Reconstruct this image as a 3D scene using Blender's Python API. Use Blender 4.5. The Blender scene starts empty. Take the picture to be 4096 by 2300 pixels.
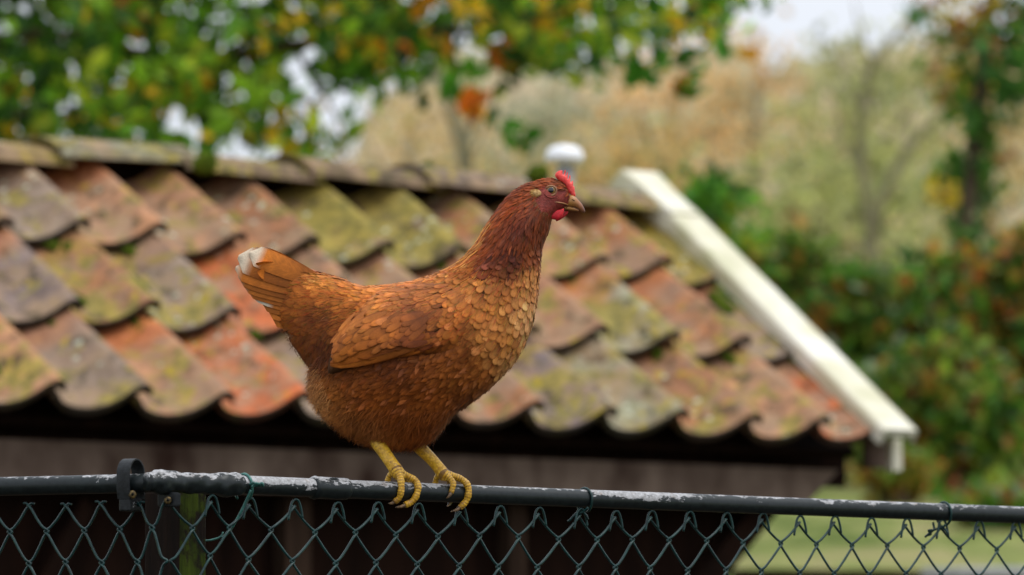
import bpy, bmesh, math, random
import numpy as np
from mathutils import Vector, Matrix, noise as mnoise
from mathutils.bvhtree import BVHTree
from mathutils.geometry import delaunay_2d_cdt

random.seed(7)
RNG = np.random.default_rng(7)
SC = bpy.context.scene
COL = SC.collection
R = math.radians

# ------------------------------------------------------------------ camera
FPX = 22756.0                 # focal length in pixels of the 4096 px wide photograph (200 mm lens)
HORIZON = 2957.0
PITCH = math.atan((HORIZON - 1150.0) / FPX)
CAM_Z = 1.5
YH = 7.1                      # depth at which the hen stands
cam_data = bpy.data.cameras.new('camera')
cam = bpy.data.objects.new('camera', cam_data)
COL.objects.link(cam)
cam.location = (0, 0, CAM_Z)
cam.rotation_euler = (R(90) + PITCH, 0, 0)
cam_data.lens = 200.0
cam_data.sensor_width = 36.0
cam_data.clip_end = 2000.0
cam_data.dof.use_dof = True
cam_data.dof.focus_distance = 7.09
cam_data.dof.aperture_fstop = 7.2
cam_data.dof.aperture_blades = 0
SC.camera = cam

# ------------------------------------------------------------------ sky and sun (overcast)
SUN_EL, SUN_AZ = R(64), R(66)      # azimuth measured from behind the camera towards its right
world = bpy.data.worlds.new('World')
SC.world = world
world.use_nodes = True
wn = world.node_tree.nodes
wl = world.node_tree.links
wn.clear()
w_out = wn.new('ShaderNodeOutputWorld')
w_bg = wn.new('ShaderNodeBackground')
w_sky = wn.new('ShaderNodeTexSky')
w_sky.sky_type = 'NISHITA'
w_sky.sun_disc = False
w_sky.sun_elevation = SUN_EL
w_sky.sun_rotation = R(180) - SUN_AZ
w_sky.dust_density = 4.0
w_hs = wn.new('ShaderNodeHueSaturation')
w_hs.inputs['Saturation'].default_value = 0.25
w_mix = wn.new('ShaderNodeMix')
w_mix.data_type = 'RGBA'
w_mix.inputs[0].default_value = 0.75
w_mix.inputs[7].default_value = (9.2, 9.7, 10.6, 1)   # flat overcast cloud
wl.new(w_sky.outputs[0], w_hs.inputs['Color'])
wl.new(w_hs.outputs[0], w_mix.inputs[6])
# an overcast sky is brighter overhead than at the horizon
w_tc = wn.new('ShaderNodeTexCoord'); w_sx = wn.new('ShaderNodeSeparateXYZ'); w_mr = wn.new('ShaderNodeMapRange')
wl.new(w_tc.outputs['Generated'], w_sx.inputs[0]); wl.new(w_sx.outputs[2], w_mr.inputs[0])
for _i, _v in ((1, 0.0), (2, 1.0), (3, 0.80), (4, 1.32)): w_mr.inputs[_i].default_value = _v
w_mul = wn.new('ShaderNodeVectorMath'); w_mul.operation = 'SCALE'
wl.new(w_mix.outputs[2], w_mul.inputs[0]); wl.new(w_mr.outputs[0], w_mul.inputs['Scale'])
wl.new(w_mul.outputs[0], w_bg.inputs[0])
w_bg.inputs[1].default_value = 0.13
wl.new(w_bg.outputs[0], w_out.inputs[0])

sun_d = bpy.data.lights.new('sun', 'SUN')
sun_d.energy = 1.5
sun_d.angle = R(35)
sun_d.color = (1.0, 0.96, 0.9)
sun = bpy.data.objects.new('sun', sun_d)
COL.objects.link(sun)
_sd = Vector((math.sin(SUN_AZ) * math.cos(SUN_EL), -math.cos(SUN_AZ) * math.cos(SUN_EL), math.sin(SUN_EL)))
sun.rotation_euler = _sd.to_track_quat('Z', 'Y').to_euler()

SC.view_settings.view_transform = 'Standard'
SC.view_settings.look = 'None'
SC.view_settings.gamma = 1.0
SC.view_settings.exposure = 0.0
SC.view_settings.use_curve_mapping = False
SC.render.engine = 'CYCLES'
SC.cycles.max_bounces = 6
SC.cycles.transparent_max_bounces = 8
SC.cycles.use_denoising = True

# ------------------------------------------------------------------ helpers
_ca, _sa = math.cos(PITCH), math.sin(PITCH)
def at(px, py, Y):
    """world point seen at photo pixel (4096 px frame) at world depth Y"""
    r, u = (px - 2048.0) / FPX, (1150.0 - py) / FPX
    y = _ca - u * _sa
    k = Y / y
    return Vector((r * k, Y, CAM_Z + k * (_sa + u * _ca)))

def s2l(c):
    out = []
    for v in c[:3]:
        v = v / 255.0
        out.append(v / 12.92 if v <= 0.04045 else ((v + 0.055) / 1.055) ** 2.4)
    return tuple(out)

def obj(name, me, mat=None, parent=None, loc=None):
    o = bpy.data.objects.new(name, me)
    COL.objects.link(o)
    if mat is not None and me is not None and not me.materials:
        me.materials.append(mat)
    if parent is not None:
        o.parent = parent
    if loc is not None:
        o.location = loc
    return o

def empty(name, loc, label, cat, group=None):
    o = bpy.data.objects.new(name, None)
    COL.objects.link(o)
    o.location = loc
    o.empty_display_size = 0.1
    return tag(o, label, cat, group)

def tag(o, label=None, cat=None, group=None, kind=None):
    if label: o['label'] = label
    if cat: o['category'] = cat
    if group: o['group'] = group
    if kind: o['kind'] = kind
    return o

def mesh(name, verts, faces, smooth=True, col=None, fuv=None):
    me = bpy.data.meshes.new(name)
    me.from_pydata([tuple(v) for v in verts] if not isinstance(verts, np.ndarray) else verts.tolist(), [], faces if isinstance(faces, list) else faces.tolist())
    if smooth:
        me.polygons.foreach_set('use_smooth', [True] * len(me.polygons))
    if col is not None:
        a = me.attributes.new('col', 'FLOAT_COLOR', 'POINT')
        c = np.ones((len(me.vertices), 4), np.float32)
        c[:, :3] = np.asarray(col)[:, :3]
        a.data.foreach_set('color', c.ravel())
    if fuv is not None:
        a = me.attributes.new('fuv', 'FLOAT_VECTOR', 'POINT')
        a.data.foreach_set('vector', np.asarray(fuv, np.float32).ravel())
    me.update()
    return me

def rel(verts, o):
    """world verts -> local of an unrotated parent at location o"""
    o = Vector(o)
    return [Vector(v) - o for v in verts]

def catmull(pts, n, closed=False):
    P = np.asarray(pts, float)
    m = len(P)
    out = []
    segs = m if closed else m - 1
    for i in range(segs):
        p0 = P[(i - 1) % m] if (closed or i > 0) else 2 * P[0] - P[1]
        p1 = P[i]
        p2 = P[(i + 1) % m]
        p3 = P[(i + 2) % m] if (closed or i + 2 < m) else 2 * P[-1] - P[-2]
        for k in range(n):
            t = k / n
            out.append(0.5 * ((2 * p1) + (-p0 + p2) * t + (2 * p0 - 5 * p1 + 4 * p2 - p3) * t * t + (-p0 + 3 * p1 - 3 * p2 + p3) * t ** 3))
    if not closed:
        out.append(P[-1])
    return np.array(out)

def tube(path, radii, sides=8, cap=True, closed=False, V=None, Fc=None, up=(0.13, 0.2, 0.97)):
    """append a swept tube to V, Fc"""
    if V is None: V, Fc = [], []
    pts = [Vector(p) for p in path]
    n = len(pts)
    if not hasattr(radii, '__len__'): radii = [radii] * n
    base = len(V)
    prev = None
    for i in range(n):
        a = pts[(i - 1) % n] if (i > 0 or closed) else pts[0]
        b = pts[(i + 1) % n] if (i < n - 1 or closed) else pts[-1]
        t = (b - a)
        if t.length < 1e-9: t = Vector((0, 0, 1))
        t.normalize()
        if prev is None:
            x = Vector(up).cross(t)
            if x.length < 0.05: x = Vector((1, 0, 0)).cross(t)
        else:
            x = prev - t * prev.dot(t)
        x.normalize()
        prev = x
        y = t.cross(x)
        for k in range(sides):
            an = 2 * math.pi * k / sides
            V.append(pts[i] + (x * math.cos(an) + y * math.sin(an)) * radii[i])
    rings = n if closed else n - 1
    for i in range(rings):
        j = (i + 1) % n
        for k in range(sides):
            k2 = (k + 1) % sides
            Fc.append((base + i * sides + k, base + i * sides + k2, base + j * sides + k2, base + j * sides + k))
    if cap and not closed:
        Fc.append(tuple(base + k for k in reversed(range(sides))))
        Fc.append(tuple(base + (n - 1) * sides + k for k in range(sides)))
    return V, Fc

def box_pts(O, ex, ey, ez, V=None, Fc=None):
    """box from corner O with edge vectors"""
    if V is None: V, Fc = [], []
    b = len(V)
    for k in range(8):
        V.append(Vector(O) + Vector(ex) * (k & 1) + Vector(ey) * ((k >> 1) & 1) + Vector(ez) * ((k >> 2) & 1))
    for f in ((0, 2, 3, 1), (4, 5, 7, 6), (0, 1, 5, 4), (2, 6, 7, 3), (0, 4, 6, 2), (1, 3, 7, 5)):
        Fc.append(tuple(b + i for i in f))
    return V, Fc

def bevel(me, w, seg=2):
    bm = bmesh.new()
    bm.from_mesh(me)
    bmesh.ops.recalc_face_normals(bm, faces=bm.faces)
    bmesh.ops.bevel(bm, geom=bm.edges, offset=w, segments=seg, affect='EDGES', profile=0.6)
    bm.to_mesh(me)
    bm.free()
    return me

def ico(sub, r):
    bm = bmesh.new()
    bmesh.ops.create_icosphere(bm, subdivisions=sub, radius=r)
    V = [v.co.copy() for v in bm.verts]
    Fc = [tuple(v.index for v in f.verts) for f in bm.faces]
    bm.free()
    return V, Fc

# ------------------------------------------------------------------ materials
class NT:
    def __init__(s, name):
        s.m = bpy.data.materials.new(name)
        s.m.use_nodes = True
        s.n = s.m.node_tree.nodes
        s.l = s.m.node_tree.links
        s.n.clear()
        s.out = s.n.new('ShaderNodeOutputMaterial')
    def node(s, t, **kw):
        x = s.n.new(t)
        for k, v in kw.items(): setattr(x, k, v)
        return x
    def set(s, node, sock, v):
        if isinstance(v, bpy.types.NodeSocket): s.l.new(v, node.inputs[sock])
        elif v is not None:
            if isinstance(v, (tuple, list)) and len(v) == 3 and node.inputs[sock].type == 'RGBA': v = (*v, 1)
            node.inputs[sock].default_value = v
    def attr(s, name, out='Color'):
        return s.node('ShaderNodeAttribute', attribute_name=name).outputs[out]
    def coord(s, w='Object'):
        return s.node('ShaderNodeTexCoord').outputs[w]
    def pos(s):
        return s.node('ShaderNodeNewGeometry').outputs['Position']
    def normal(s):
        return s.node('ShaderNodeNewGeometry').outputs['Normal']
    def mapping(s, v, scale=(1, 1, 1), rot=(0, 0, 0), loc=(0, 0, 0)):
        m = s.node('ShaderNodeMapping')
        s.set(m, 0, v); m.inputs['Scale'].default_value = scale; m.inputs['Rotation'].default_value = rot; m.inputs['Location'].default_value = loc
        return m.outputs[0]
    def noise(s, v, scale, detail=4, rough=0.55, dist=0.0, out=0):
        x = s.node('ShaderNodeTexNoise')
        s.set(x, 'Vector', v); s.set(x, 'Scale', scale); s.set(x, 'Detail', detail); s.set(x, 'Roughness', rough); s.set(x, 'Distortion', dist)
        return x.outputs[out]
    def voro(s, v, scale, feature='F1', out=0, rnd=1.0):
        x = s.node('ShaderNodeTexVoronoi', feature=feature)
        s.set(x, 'Vector', v); s.set(x, 'Scale', scale)
        if 'Randomness' in x.inputs: s.set(x, 'Randomness', rnd)
        return x.outputs[out]
    def ramp(s, f, stops, interp='LINEAR'):
        x = s.node('ShaderNodeValToRGB')
        x.color_ramp.interpolation = interp
        e = x.color_ramp.elements
        while len(e) < len(stops): e.new(0.5)
        for i, (p, c) in enumerate(stops):
            e[i].position = p
            e[i].color = (*c, 1) if hasattr(c, '__len__') else (c, c, c, 1)
        s.set(x, 0, f)
        return x.outputs[0]
    def mix(s, f, a, b, mode='MIX'):
        x = s.node('ShaderNodeMix', data_type='RGBA', blend_type=mode)
        s.set(x, 0, f); s.set(x, 6, a); s.set(x, 7, b)
        return x.outputs[2]
    def math(s, op, a, b=None, c=None, clamp=False):
        x = s.node('ShaderNodeMath', operation=op, use_clamp=clamp)
        s.set(x, 0, a)
        if b is not None: s.set(x, 1, b)
        if c is not None: s.set(x, 2, c)
        return x.outputs[0]
    def sep(s, v):
        x = s.node('ShaderNodeSeparateXYZ'); s.set(x, 0, v)
        return x.outputs
    def mapr(s, v, a, b, c=0.0, d=1.0, smooth=True):
        x = s.node('ShaderNodeMapRange', interpolation_type='SMOOTHSTEP' if smooth else 'LINEAR')
        for i, q in enumerate((v, a, b, c, d)): s.set(x, i, q)
        return x.outputs[0]
    def bump(s, h, strength=0.3, dist=0.01, nrm=None):
        x = s.node('ShaderNodeBump')
        s.set(x, 'Strength', strength); s.set(x, 'Distance', dist); s.set(x, 'Height', h)
        if nrm is not None: s.set(x, 'Normal', nrm)
        return x.outputs[0]
    def bsdf(s, color, rough=0.6, spec=0.3, metal=0.0, nrm=None, **kw):
        x = s.node('ShaderNodeBsdfPrincipled')
        s.set(x, 'Base Color', color); s.set(x, 'Roughness', rough); s.set(x, 'Specular IOR Level', spec); s.set(x, 'Metallic', metal)
        if nrm is not None: s.set(x, 'Normal', nrm)
        for k, v in kw.items(): s.set(x, k.replace('_', ' '), v)
        return x.outputs[0]
    def done(s, sh):
        s.l.new(sh, s.out.inputs[0])
        return s.m

def mat_leaf(name, trans=0.35, gain=1.0):
    t = NT(name)
    c = t.attr('col')
    n = t.noise(t.pos(), 14, 3)
    c = t.mix(1.0, c, t.ramp(n, [(0.3, 0.75 * gain), (0.7, 1.35 * gain)]), 'MULTIPLY')
    d = t.node('ShaderNodeBsdfPrincipled'); t.set(d, 'Base Color', c); t.set(d, 'Roughness', 0.45); t.set(d, 'Specular IOR Level', 0.35)
    tr = t.node('ShaderNodeBsdfTranslucent'); t.set(tr, 0, c)
    m = t.node('ShaderNodeMixShader'); t.set(m, 0, trans); t.l.new(d.outputs[0], m.inputs[1]); t.l.new(tr.outputs[0], m.inputs[2])
    return t.done(m.outputs[0])

def mat_bark(name, c1, c2, scale=8):
    t = NT(name)
    p = t.mapping(t.pos(), (1, 1, 0.25))
    n = t.noise(p, scale, 6, 0.65)
    return t.done(t.bsdf(t.ramp(n, [(0.3, c1), (0.7, c2)]), 0.85, 0.15, nrm=t.bump(n, 0.5, 0.02)))

# ================================================================== SETTING
# ---- terrain: level yard, grass bank behind the shed, gentle hill
def ground_z(x, y):
    def ss(a, b, t):
        t = min(max((t - a) / (b - a), 0), 1)
        return t * t * (3 - 2 * t)
    z = 2.05 * ss(15.2, 19.6, y) + 0.125 * max(0, min(y, 27) - 19.6) + 0.045 * max(0, min(y, 140) - 27)
    z += 0.05 * mnoise.noise((x * 0.35, y * 0.35, 0.3)) * (1 if y > 14 else 0.4)
    z += 0.5 * mnoise.noise((x * 0.05, y * 0.05, 5.3)) * ss(26, 60, y)
    return z

t = NT('meadow_grass')
p = t.pos()
n1 = t.noise(p, 2.2, 5, 0.65)
n2 = t.noise(p, 9, 6, 0.7)
c = t.ramp(n1, [(0.36, s2l((78, 96, 40))), (0.5, s2l((128, 136, 76))), (0.64, s2l((156, 146, 104)))])
c = t.mix(0.55, c, t.ramp(n2, [(0.3, 0.55), (0.7, 1.35)]), 'MULTIPLY')
M_GRASS = t.done(t.bsdf(c, 0.9, 0.1, nrm=t.bump(n2, 0.8, 0.05)))
xs = np.concatenate([np.linspace(-90, -14, 10), np.linspace(-12, 12, 49), np.linspace(14, 90, 10)])
ys = np.concatenate([np.linspace(-30, 12, 10), np.linspace(13, 32, 58), np.linspace(34, 140, 30), np.linspace(150, 210, 5)])
V = [(x, y, ground_z(x, y)) for y in ys for x in xs]
nx = len(xs)
Fc = [(j * nx + i, j * nx + i + 1, (j + 1) * nx + i + 1, (j + 1) * nx + i) for j in range(len(ys) - 1) for i in range(nx - 1)]
t = NT('unseen_soil_sheet')
n1 = t.noise(t.pos(), 3, 6, .65)
M_SOIL = t.done(t.bsdf(t.ramp(n1, [(.3, (.018, .013, .009)), (.6, (.04, .03, .02)), (.8, (.05, .05, .025))]), .9, .1, nrm=t.bump(n1, .8, .04)))
ysd = obj('yard', mesh('yard', [(-7, -8, .06), (7, -8, .06), (7, 14.6, .06), (-7, 14.6, .06)], [(0, 1, 2, 3)]), M_SOIL)  # added unseen sheet, dark so the ground bounces less light upward
tag(ysd, 'dark soil sheet added out of view to cut bounce light below the fence', None, kind='structure')
g = obj('ground', mesh('ground', V, Fc), M_GRASS)
tag(g, 'grassy yard rising into an olive green bank behind the shed', None, kind='structure')

# ---- leaves
def leaf_mesh(name, P, size, cols, hang=0.3, aspect=0.55, seed=1):
    """P: N x 3 centres, size: N, cols: N x 3 linear"""
    rg = np.random.default_rng(seed)
    N = len(P)
    a = rg.normal(size=(N, 3)); a[:, 2] -= hang * 1.5
    a /= np.linalg.norm(a, axis=1)[:, None]
    b = rg.normal(size=(N, 3))
    b -= a * np.sum(a * b, 1)[:, None]
    b /= np.linalg.norm(b, axis=1)[:, None]
    nn = np.cross(a, b)
    L = size[:, None]
    W = L * aspect * 0.5
    V = np.empty((N, 6, 3))
    V[:, 0] = P - a * L * 0.5
    V[:, 1] = P - a * L * 0.08 + b * W + nn * L * 0.08
    V[:, 2] = P + a * L * 0.25 + b * W * 0.7 + nn * L * 0.06
    V[:, 3] = P + a * L * 0.5 - nn * L * 0.1
    V[:, 4] = P + a * L * 0.25 - b * W * 0.7 + nn * L * 0.06
    V[:, 5] = P - a * L * 0.08 - b * W + nn * L * 0.08
    base = (np.arange(N) * 6)[:, None]
    Fa = base + np.array([[0, 1, 2, 3]])
    Fb = base + np.array([[0, 3, 4, 5]])
    F = np.concatenate([Fa, Fb])
    C = np.repeat(cols, 6, axis=0)
    return mesh(name, V.reshape(-1, 3), F, smooth=False, col=C)

def clump_points(centres, radii, counts, pal, seed, jitter=0.25, flat=0.8):
    """leaves gathered in clumps; pal: list of (rgb255, weight); each clump leans to one colour"""
    rg = np.random.default_rng(seed)
    cl = np.array([s2l(c) for c, w in pal]); wt = np.array([w for c, w in pal], float); wt /= wt.sum()
    Ps, Cs = [], []
    for c, r, n in zip(centres, radii, counts):
        q = rg.normal(size=(n, 3))
        q /= np.linalg.norm(q, axis=1)[:, None]
        q *= (rg.random(n) ** 0.45)[:, None]
        q[:, 2] *= flat
        Ps.append(np.asarray(c) + q * r)
        main = rg.choice(len(cl), p=wt)
        idx = np.where(rg.random(n) < 0.75, main, rg.choice(len(cl), size=n, p=wt))
        Cs.append(cl[idx] * (1 + jitter * rg.normal(size=(n, 1))).clip(0.4, 1.7))
    return np.concatenate(Ps), np.concatenate(Cs)

M_LEAF = mat_leaf('green_leaf', 0.46, 1.75)
M_DRY = mat_leaf('hazed_autumn_leaf', 0.45, 1.5)
M_BARK = mat_bark('bark', s2l((52, 42, 34)), s2l((98, 84, 68)))
M_BARK_PALE = mat_bark('hazed_bark', s2l((92, 88, 66)), s2l((140, 132, 104)))  # bark tone paled to stand for haze over distant stems

def limb(p0, p1, r0, r1, V, Fc, bend=0.15, n=7, seed=0, sides=7):
    rg = random.Random(seed)
    p0, p1 = Vector(p0), Vector(p1)
    L = (p1 - p0).length
    off = Vector((rg.uniform(-1, 1), rg.uniform(-1, 1), rg.uniform(-0.3, 1))) * bend * L
    pts = []
    for i in range(n):
        s = i / (n - 1)
        pts.append(p0.lerp(p1, s) + off * (4 * s * (1 - s)) * 0.5 + Vector((rg.uniform(-1, 1), rg.uniform(-1, 1), rg.uniform(-1, 1))) * 0.015 * L)
    tube(pts, [r0 + (r1 - r0) * i / (n - 1) for i in range(n)], sides, V=V, Fc=Fc)
    return pts

# ---- overhanging tree, upper left
def overhang_tree():
    rg = np.random.default_rng(21)
    base = at(-1500, 1150, 20.5); base.z = ground_z(base.x, base.y) - 0.05
    T = empty('leafy_tree', base, 'broad green tree with orange leaf tufts overhanging the tiled roof ridge', 'tree')
    V, Fc = [], []
    fork = at(-1350, 250, 20.5)
    tube([base - Vector((0, 0, 0.2)), base.lerp(fork, 0.5) + Vector((0.06, 0, 0)), fork, at(-1200, -900, 20.6)], [0.17, 0.14, 0.12, 0.06], 10, V=V, Fc=Fc)
    ends = [(700, 120, 20.2), (1500, 60, 20.6), (2300, 30, 20.0), (2900, 110, 20.4), (300, 480, 19.8), (1250, 420, 20.9), (1800, -350, 20.3), (2500, -420, 20.7), (600, -500, 20.0)]
    for i, (px, py, Y) in enumerate(ends):
        st = fork if i % 2 == 0 else at(-1240, -500, 20.55)
        ps = limb(st, at(px, py, Y), 0.05, 0.008, V, Fc, 0.10, 10, i)
        for k in (4, 6, 8):
            q = ps[k] + Vector((rg.uniform(-.1, .35), rg.uniform(-.3, .3), rg.uniform(-.35, .1)))
            limb(ps[k], q, 0.012, 0.003, V, Fc, 0.2, 5, i * 9 + k, 5)
    limb(at(2020, 250, 20.2), at(1880, 640, 20.2), 0.006, 0.002, V, Fc, 0.1, 6, 77, 5)
    obj('trunk', mesh('trunk', rel(V, base), Fc), M_BARK, T)
    # crown
    bx = [-1800, 0, 700, 1250, 1450, 1650, 1850, 2100, 2300, 2500, 2700, 2820, 2950, 3050]
    by = [900, 760, 720, 640, 560, 430, 330, 300, 320, 300, 330, 280, 60, -200]
    voids = [(780, 560, 90), (990, 350, 75), (1210, 390, 75), (1400, 470, 90), (260, 170, 70), (890, 110, 60), (130, 510, 45), (590, 300, 55), (40, 120, 50), (700, 50, 50), (1190, 250, 45), (700, 380, 35), (480, 510, 35), (1600, 420, 60)]
    C, Rr, N = [], [], []
    for k in range(2050):
        px = rg.uniform(-1500, 3050); py = rg.uniform(-650, 850)
        lim = np.interp(px, bx, by)
        if py > lim - 60: continue
        if py > lim - 200 and rg.random() < 0.35: continue
        if px > 1500 and rg.random() < (px - 1500) / 3600: continue
        C.append(at(px, py, rg.uniform(19.2, 21.8))); r = rg.uniform(0.09, 0.2)
        Rr.append(r); N.append(int(rg.integers(6, 13)))
    pal = [((70, 106, 22), 5), ((104, 136, 32), 4), ((36, 66, 16), 5.5), ((132, 142, 34), 2.2), ((180, 146, 34), 0.6), ((170, 112, 28), 0.15)]
    P, Cc = clump_points(C, Rr, N, pal, 5)
    # hanging sprig with orange leaves, and tip tufts
    spr = [(1870, 400, .07, 9, 1), (1905, 430, .05, 5, 2), (2070, 555, .07, 14, 0), (2010, 500, .06, 8, 0), (1830, 360, .08, 10, 0), (1870, 320, .08, 10, 0), (2760, 350, .07, 10, 0), (2740, 330, .05, 6, 1), (3000, 225, .03, 5, 2), (2850, 200, .09, 12, 0), (2600, 290, .1, 14, 0), (1540, 210, .09, 10, 1), (2010, 215, .08, 8, 1), (1030, 130, .09, 9, 2), (470, 60, .12, 14, 1), (820, 400, .1, 9, 2), (430, 130, .08, 8, 2), (1440, 300, .16, 16, 0), (1560, 250, .14, 14, 0), (1360, 520, .10, 9, 0), (1500, 420, .08, 7, 0), (1650, 330, .10, 9, 0)]
    pals = [[((84, 132, 40), 1), ((60, 108, 30), 1)], [((186, 112, 24), 1), ((164, 88, 24), 1)], [((180, 134, 28), 1), ((160, 116, 28), 1)]]
    for i, (px, py, r, n, k) in enumerate(spr):
        p2, c2 = clump_points([at(px, py, 19.6 + 0.05 * i)], [r], [n], pals[k], 90 + i)
        P = np.concatenate([P, p2]); Cc = np.concatenate([Cc, c2])
    keep = np.ones(len(P), bool)
    for (px, py, r) in voids:                       # openings in the crown where the sky comes through
        q0 = np.array(at(px, py, 20.5)); rr = 1.35 * r / 1110.0
        dd = (P - q0) / np.array([rr, 4.0, rr * 0.9])
        keep &= np.sum(dd * dd, 1) > 1
    P, Cc = P[keep], Cc[keep]
    sz = rg.uniform(0.05, 0.115, len(P))
    tag(obj('crown', leaf_mesh('crown', P - np.array(base), sz, Cc, 0.4, 0.6, 3), M_LEAF, T), kind='stuff')
overhang_tree()

# ---- ivy clad slim tree at the right
def ivy_tree():
    rg = np.random.default_rng(4)
    Y = 27.0
    base = at(3890, 1900, Y); base.z = ground_z(base.x, Y)
    T = empty('ivy_tree', base, 'slim dark trunk with ivy and yellowing leaf tufts at the right edge', 'tree')
    V, Fc = [], []
    tube([base - Vector((0, 0, .1)), at(3830, 1100, Y), at(3900, 600, Y), at(3940, 200, Y), at(4000, -400, Y), at(4020, -900, Y)], [.05, .045, .035, .03, .02, .008], 8, V=V, Fc=Fc)
    tube([at(3895, 1000, Y), at(3930, 850, Y + .1), at(3960, 600, Y + .1)], [.02, .018, .012], 6, V=V, Fc=Fc)
    for i, (px, py) in enumerate([(4150, 60), (3700, 120), (4200, 300), (3720, 250), (4250, -250), (3650, -300)]):
        limb(at(3940, 240 - 60 * i, Y), at(px, py, Y + rg.uniform(-.4, .4)), .014, .003, V, Fc, .15, 6, i)
    obj('trunk', mesh('trunk', rel(V, base), Fc), M_BARK, T)
    g_, y_, o_ = ((58, 92, 30), (150, 132, 40), (150, 96, 40))
    sp = [(3960, 300, .22, 60, 0), (4060, 180, .25, 70, 0), (3870, 330, .16, 30, 1), (3980, 130, .2, 36, 2), (3800, 190, .2, 24, 2), (3750, 130, .16, 14, 3), (3880, 60, .16, 20, 1), (4090, 60, .26, 50, 0), (3840, 420, .14, 24, 2), (3900, 480, .12, 20, 0), (3720, 20, .12, 10, 3), (3760, 300, .14, 14, 3), (3640, 60, .10, 8, 0),
          (3880, 640, .14, 40, 0), (3820, 720, .16, 50, 0), (3920, 740, .14, 36, 0), (3860, 830, .16, 40, 0), (3780, 770, .10, 16, 1), (3940, 560, .1, 14, 2), (3840, 920, .1, 20, 0), (3870, 1000, .1, 14, 0), (3990, 640, .1, 10, 3), (4080, 420, .16, 20, 0), (4040, 330, .16, 30, 0), (4050, -120, .35, 90, 0), (3850, -250, .35, 70, 0), (4250, 100, .4, 120, 0), (4300, 450, .35, 60, 0)]
    pals = [[((48, 84, 28), 3), ((70, 104, 34), 2)], [((160, 138, 42), 2), ((90, 116, 40), 1)], [((168, 134, 62), 2), ((140, 84, 36), 1), ((80, 108, 40), 1)], [((150, 108, 70), 1), ((110, 110, 60), 1)]]
    Ps, Cs = [], []
    for i, (px, py, r, n, k) in enumerate(sp):
        p2, c2 = clump_points([at(px, py, Y + rg.uniform(-.25, .25))], [r], [int(n * 1.2)], pals[k], 200 + i)
        Ps.append(p2); Cs.append(c2)
    P = np.concatenate(Ps); C = np.concatenate(Cs)
    tag(obj('crown', leaf_mesh('crown', P - np.array(base), rg.uniform(.06, .1, len(P)), C, .5, .7, 8), M_LEAF, T), kind='stuff')
ivy_tree()

# ---- shrubs on the bank
def shrub(label, px, top, half, Y, n, pal, seed, bottom=1960, sz=(.055, .1)):
    rg = np.random.default_rng(seed)
    base = at(px, bottom, Y); base.z = ground_z(base.x, Y)
    T = empty('hedge_shrub', base, label, 'shrub', 'shrubs on the bank')
    zt = at(px, top, Y).z - base.z
    rx = half / FPX * Y
    V, Fc = [], []
    for k in range(7):
        an = k * 0.9 + rg.uniform(0, .5)
        tip = base + Vector((math.cos(an) * rx * .7, math.sin(an) * rx * .6, zt * rg.uniform(.6, .95)))
        limb(base + Vector((math.cos(an) * .05, math.sin(an) * .05, -.05)), tip, .022, .005, V, Fc, .12, 7, seed + k, 6)
    obj('stem', mesh('stem', rel(V, base), Fc), M_BARK, T)
    C, Rr, N = [], [], []
    for k in range(n):
        u = rg.uniform(0, 1) ** 0.8; an = rg.uniform(0, 2 * math.pi)
        w = math.sin(min(1, (1 - u) * 1.35 + .12) * math.pi * .62) ** 0.8
        rr = math.sqrt(rg.uniform(.15, 1)) * w
        C.append(base + Vector((math.cos(an) * rr * rx, math.sin(an) * rr * rx * .8, .08 + u * (zt - .1))))
        Rr.append(rg.uniform(.10, .2)); N.append(int(rg.integers(9, 17)))
    P, Cc = clump_points(C, Rr, N, pal, seed + 1)
    P = P - np.array(base)
    tag(obj('crown', leaf_mesh('crown', P, rg.uniform(sz[0], sz[1], len(P)), Cc, .3, .6, seed), M_LEAF, T), kind='stuff')
gp = [((62, 96, 26), 5), ((92, 112, 34), 4.5), ((42, 72, 20), 3), ((92, 102, 36), 1.8), ((118, 86, 34), 2.0), ((116, 70, 28), 1.3), ((104, 116, 88), .6)]
bp = [((66, 102, 28), 4), ((132, 92, 34), 3.0), ((126, 70, 28), 2.4), ((100, 104, 36), 2.4), ((36, 66, 20), 2)]
yp = [((70, 112, 28), 4), ((130, 136, 30), 1.5), ((52, 92, 26), 3), ((150, 130, 32), .6)]
shrub('light green leafy shrub showing just beside the top of the white verge', 2830, 720, 230, 24.0, 70, yp, 31, 1960)
shrub('mid green shrub half hidden behind the middle of the white verge', 3120, 960, 260, 25.0, 170, gp, 32)
shrub('dark green shrub standing right of the foot of the white verge', 3480, 1120, 300, 24.6, 330, gp, 33)
shrub('broad green shrub with rusty brown leaves below the ivy clad trunk', 3830, 1060, 330, 25.6, 400, bp, 34)
shrub('tall rust tinged shrub cut by the right edge of the picture', 4170, 960, 300, 24.4, 380, bp, 35)
shrub('deep green low shrub in front of the rusty shrubs at right', 3760, 1420, 300, 23.6, 240, gp, 36, 2000)
shrub('low deep green bush in the bottom right corner behind the mesh', 4040, 2060, 170, 21.4, 60, gp, 38, 2330)
shrub('small yellow orange tuft on the bank under the white corner post', 3590, 1880, 90, 22.6, 16, [((110, 94, 30), 2), ((110, 70, 28), 1.5), ((80, 98, 34), 3)], 37, 2030)

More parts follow.
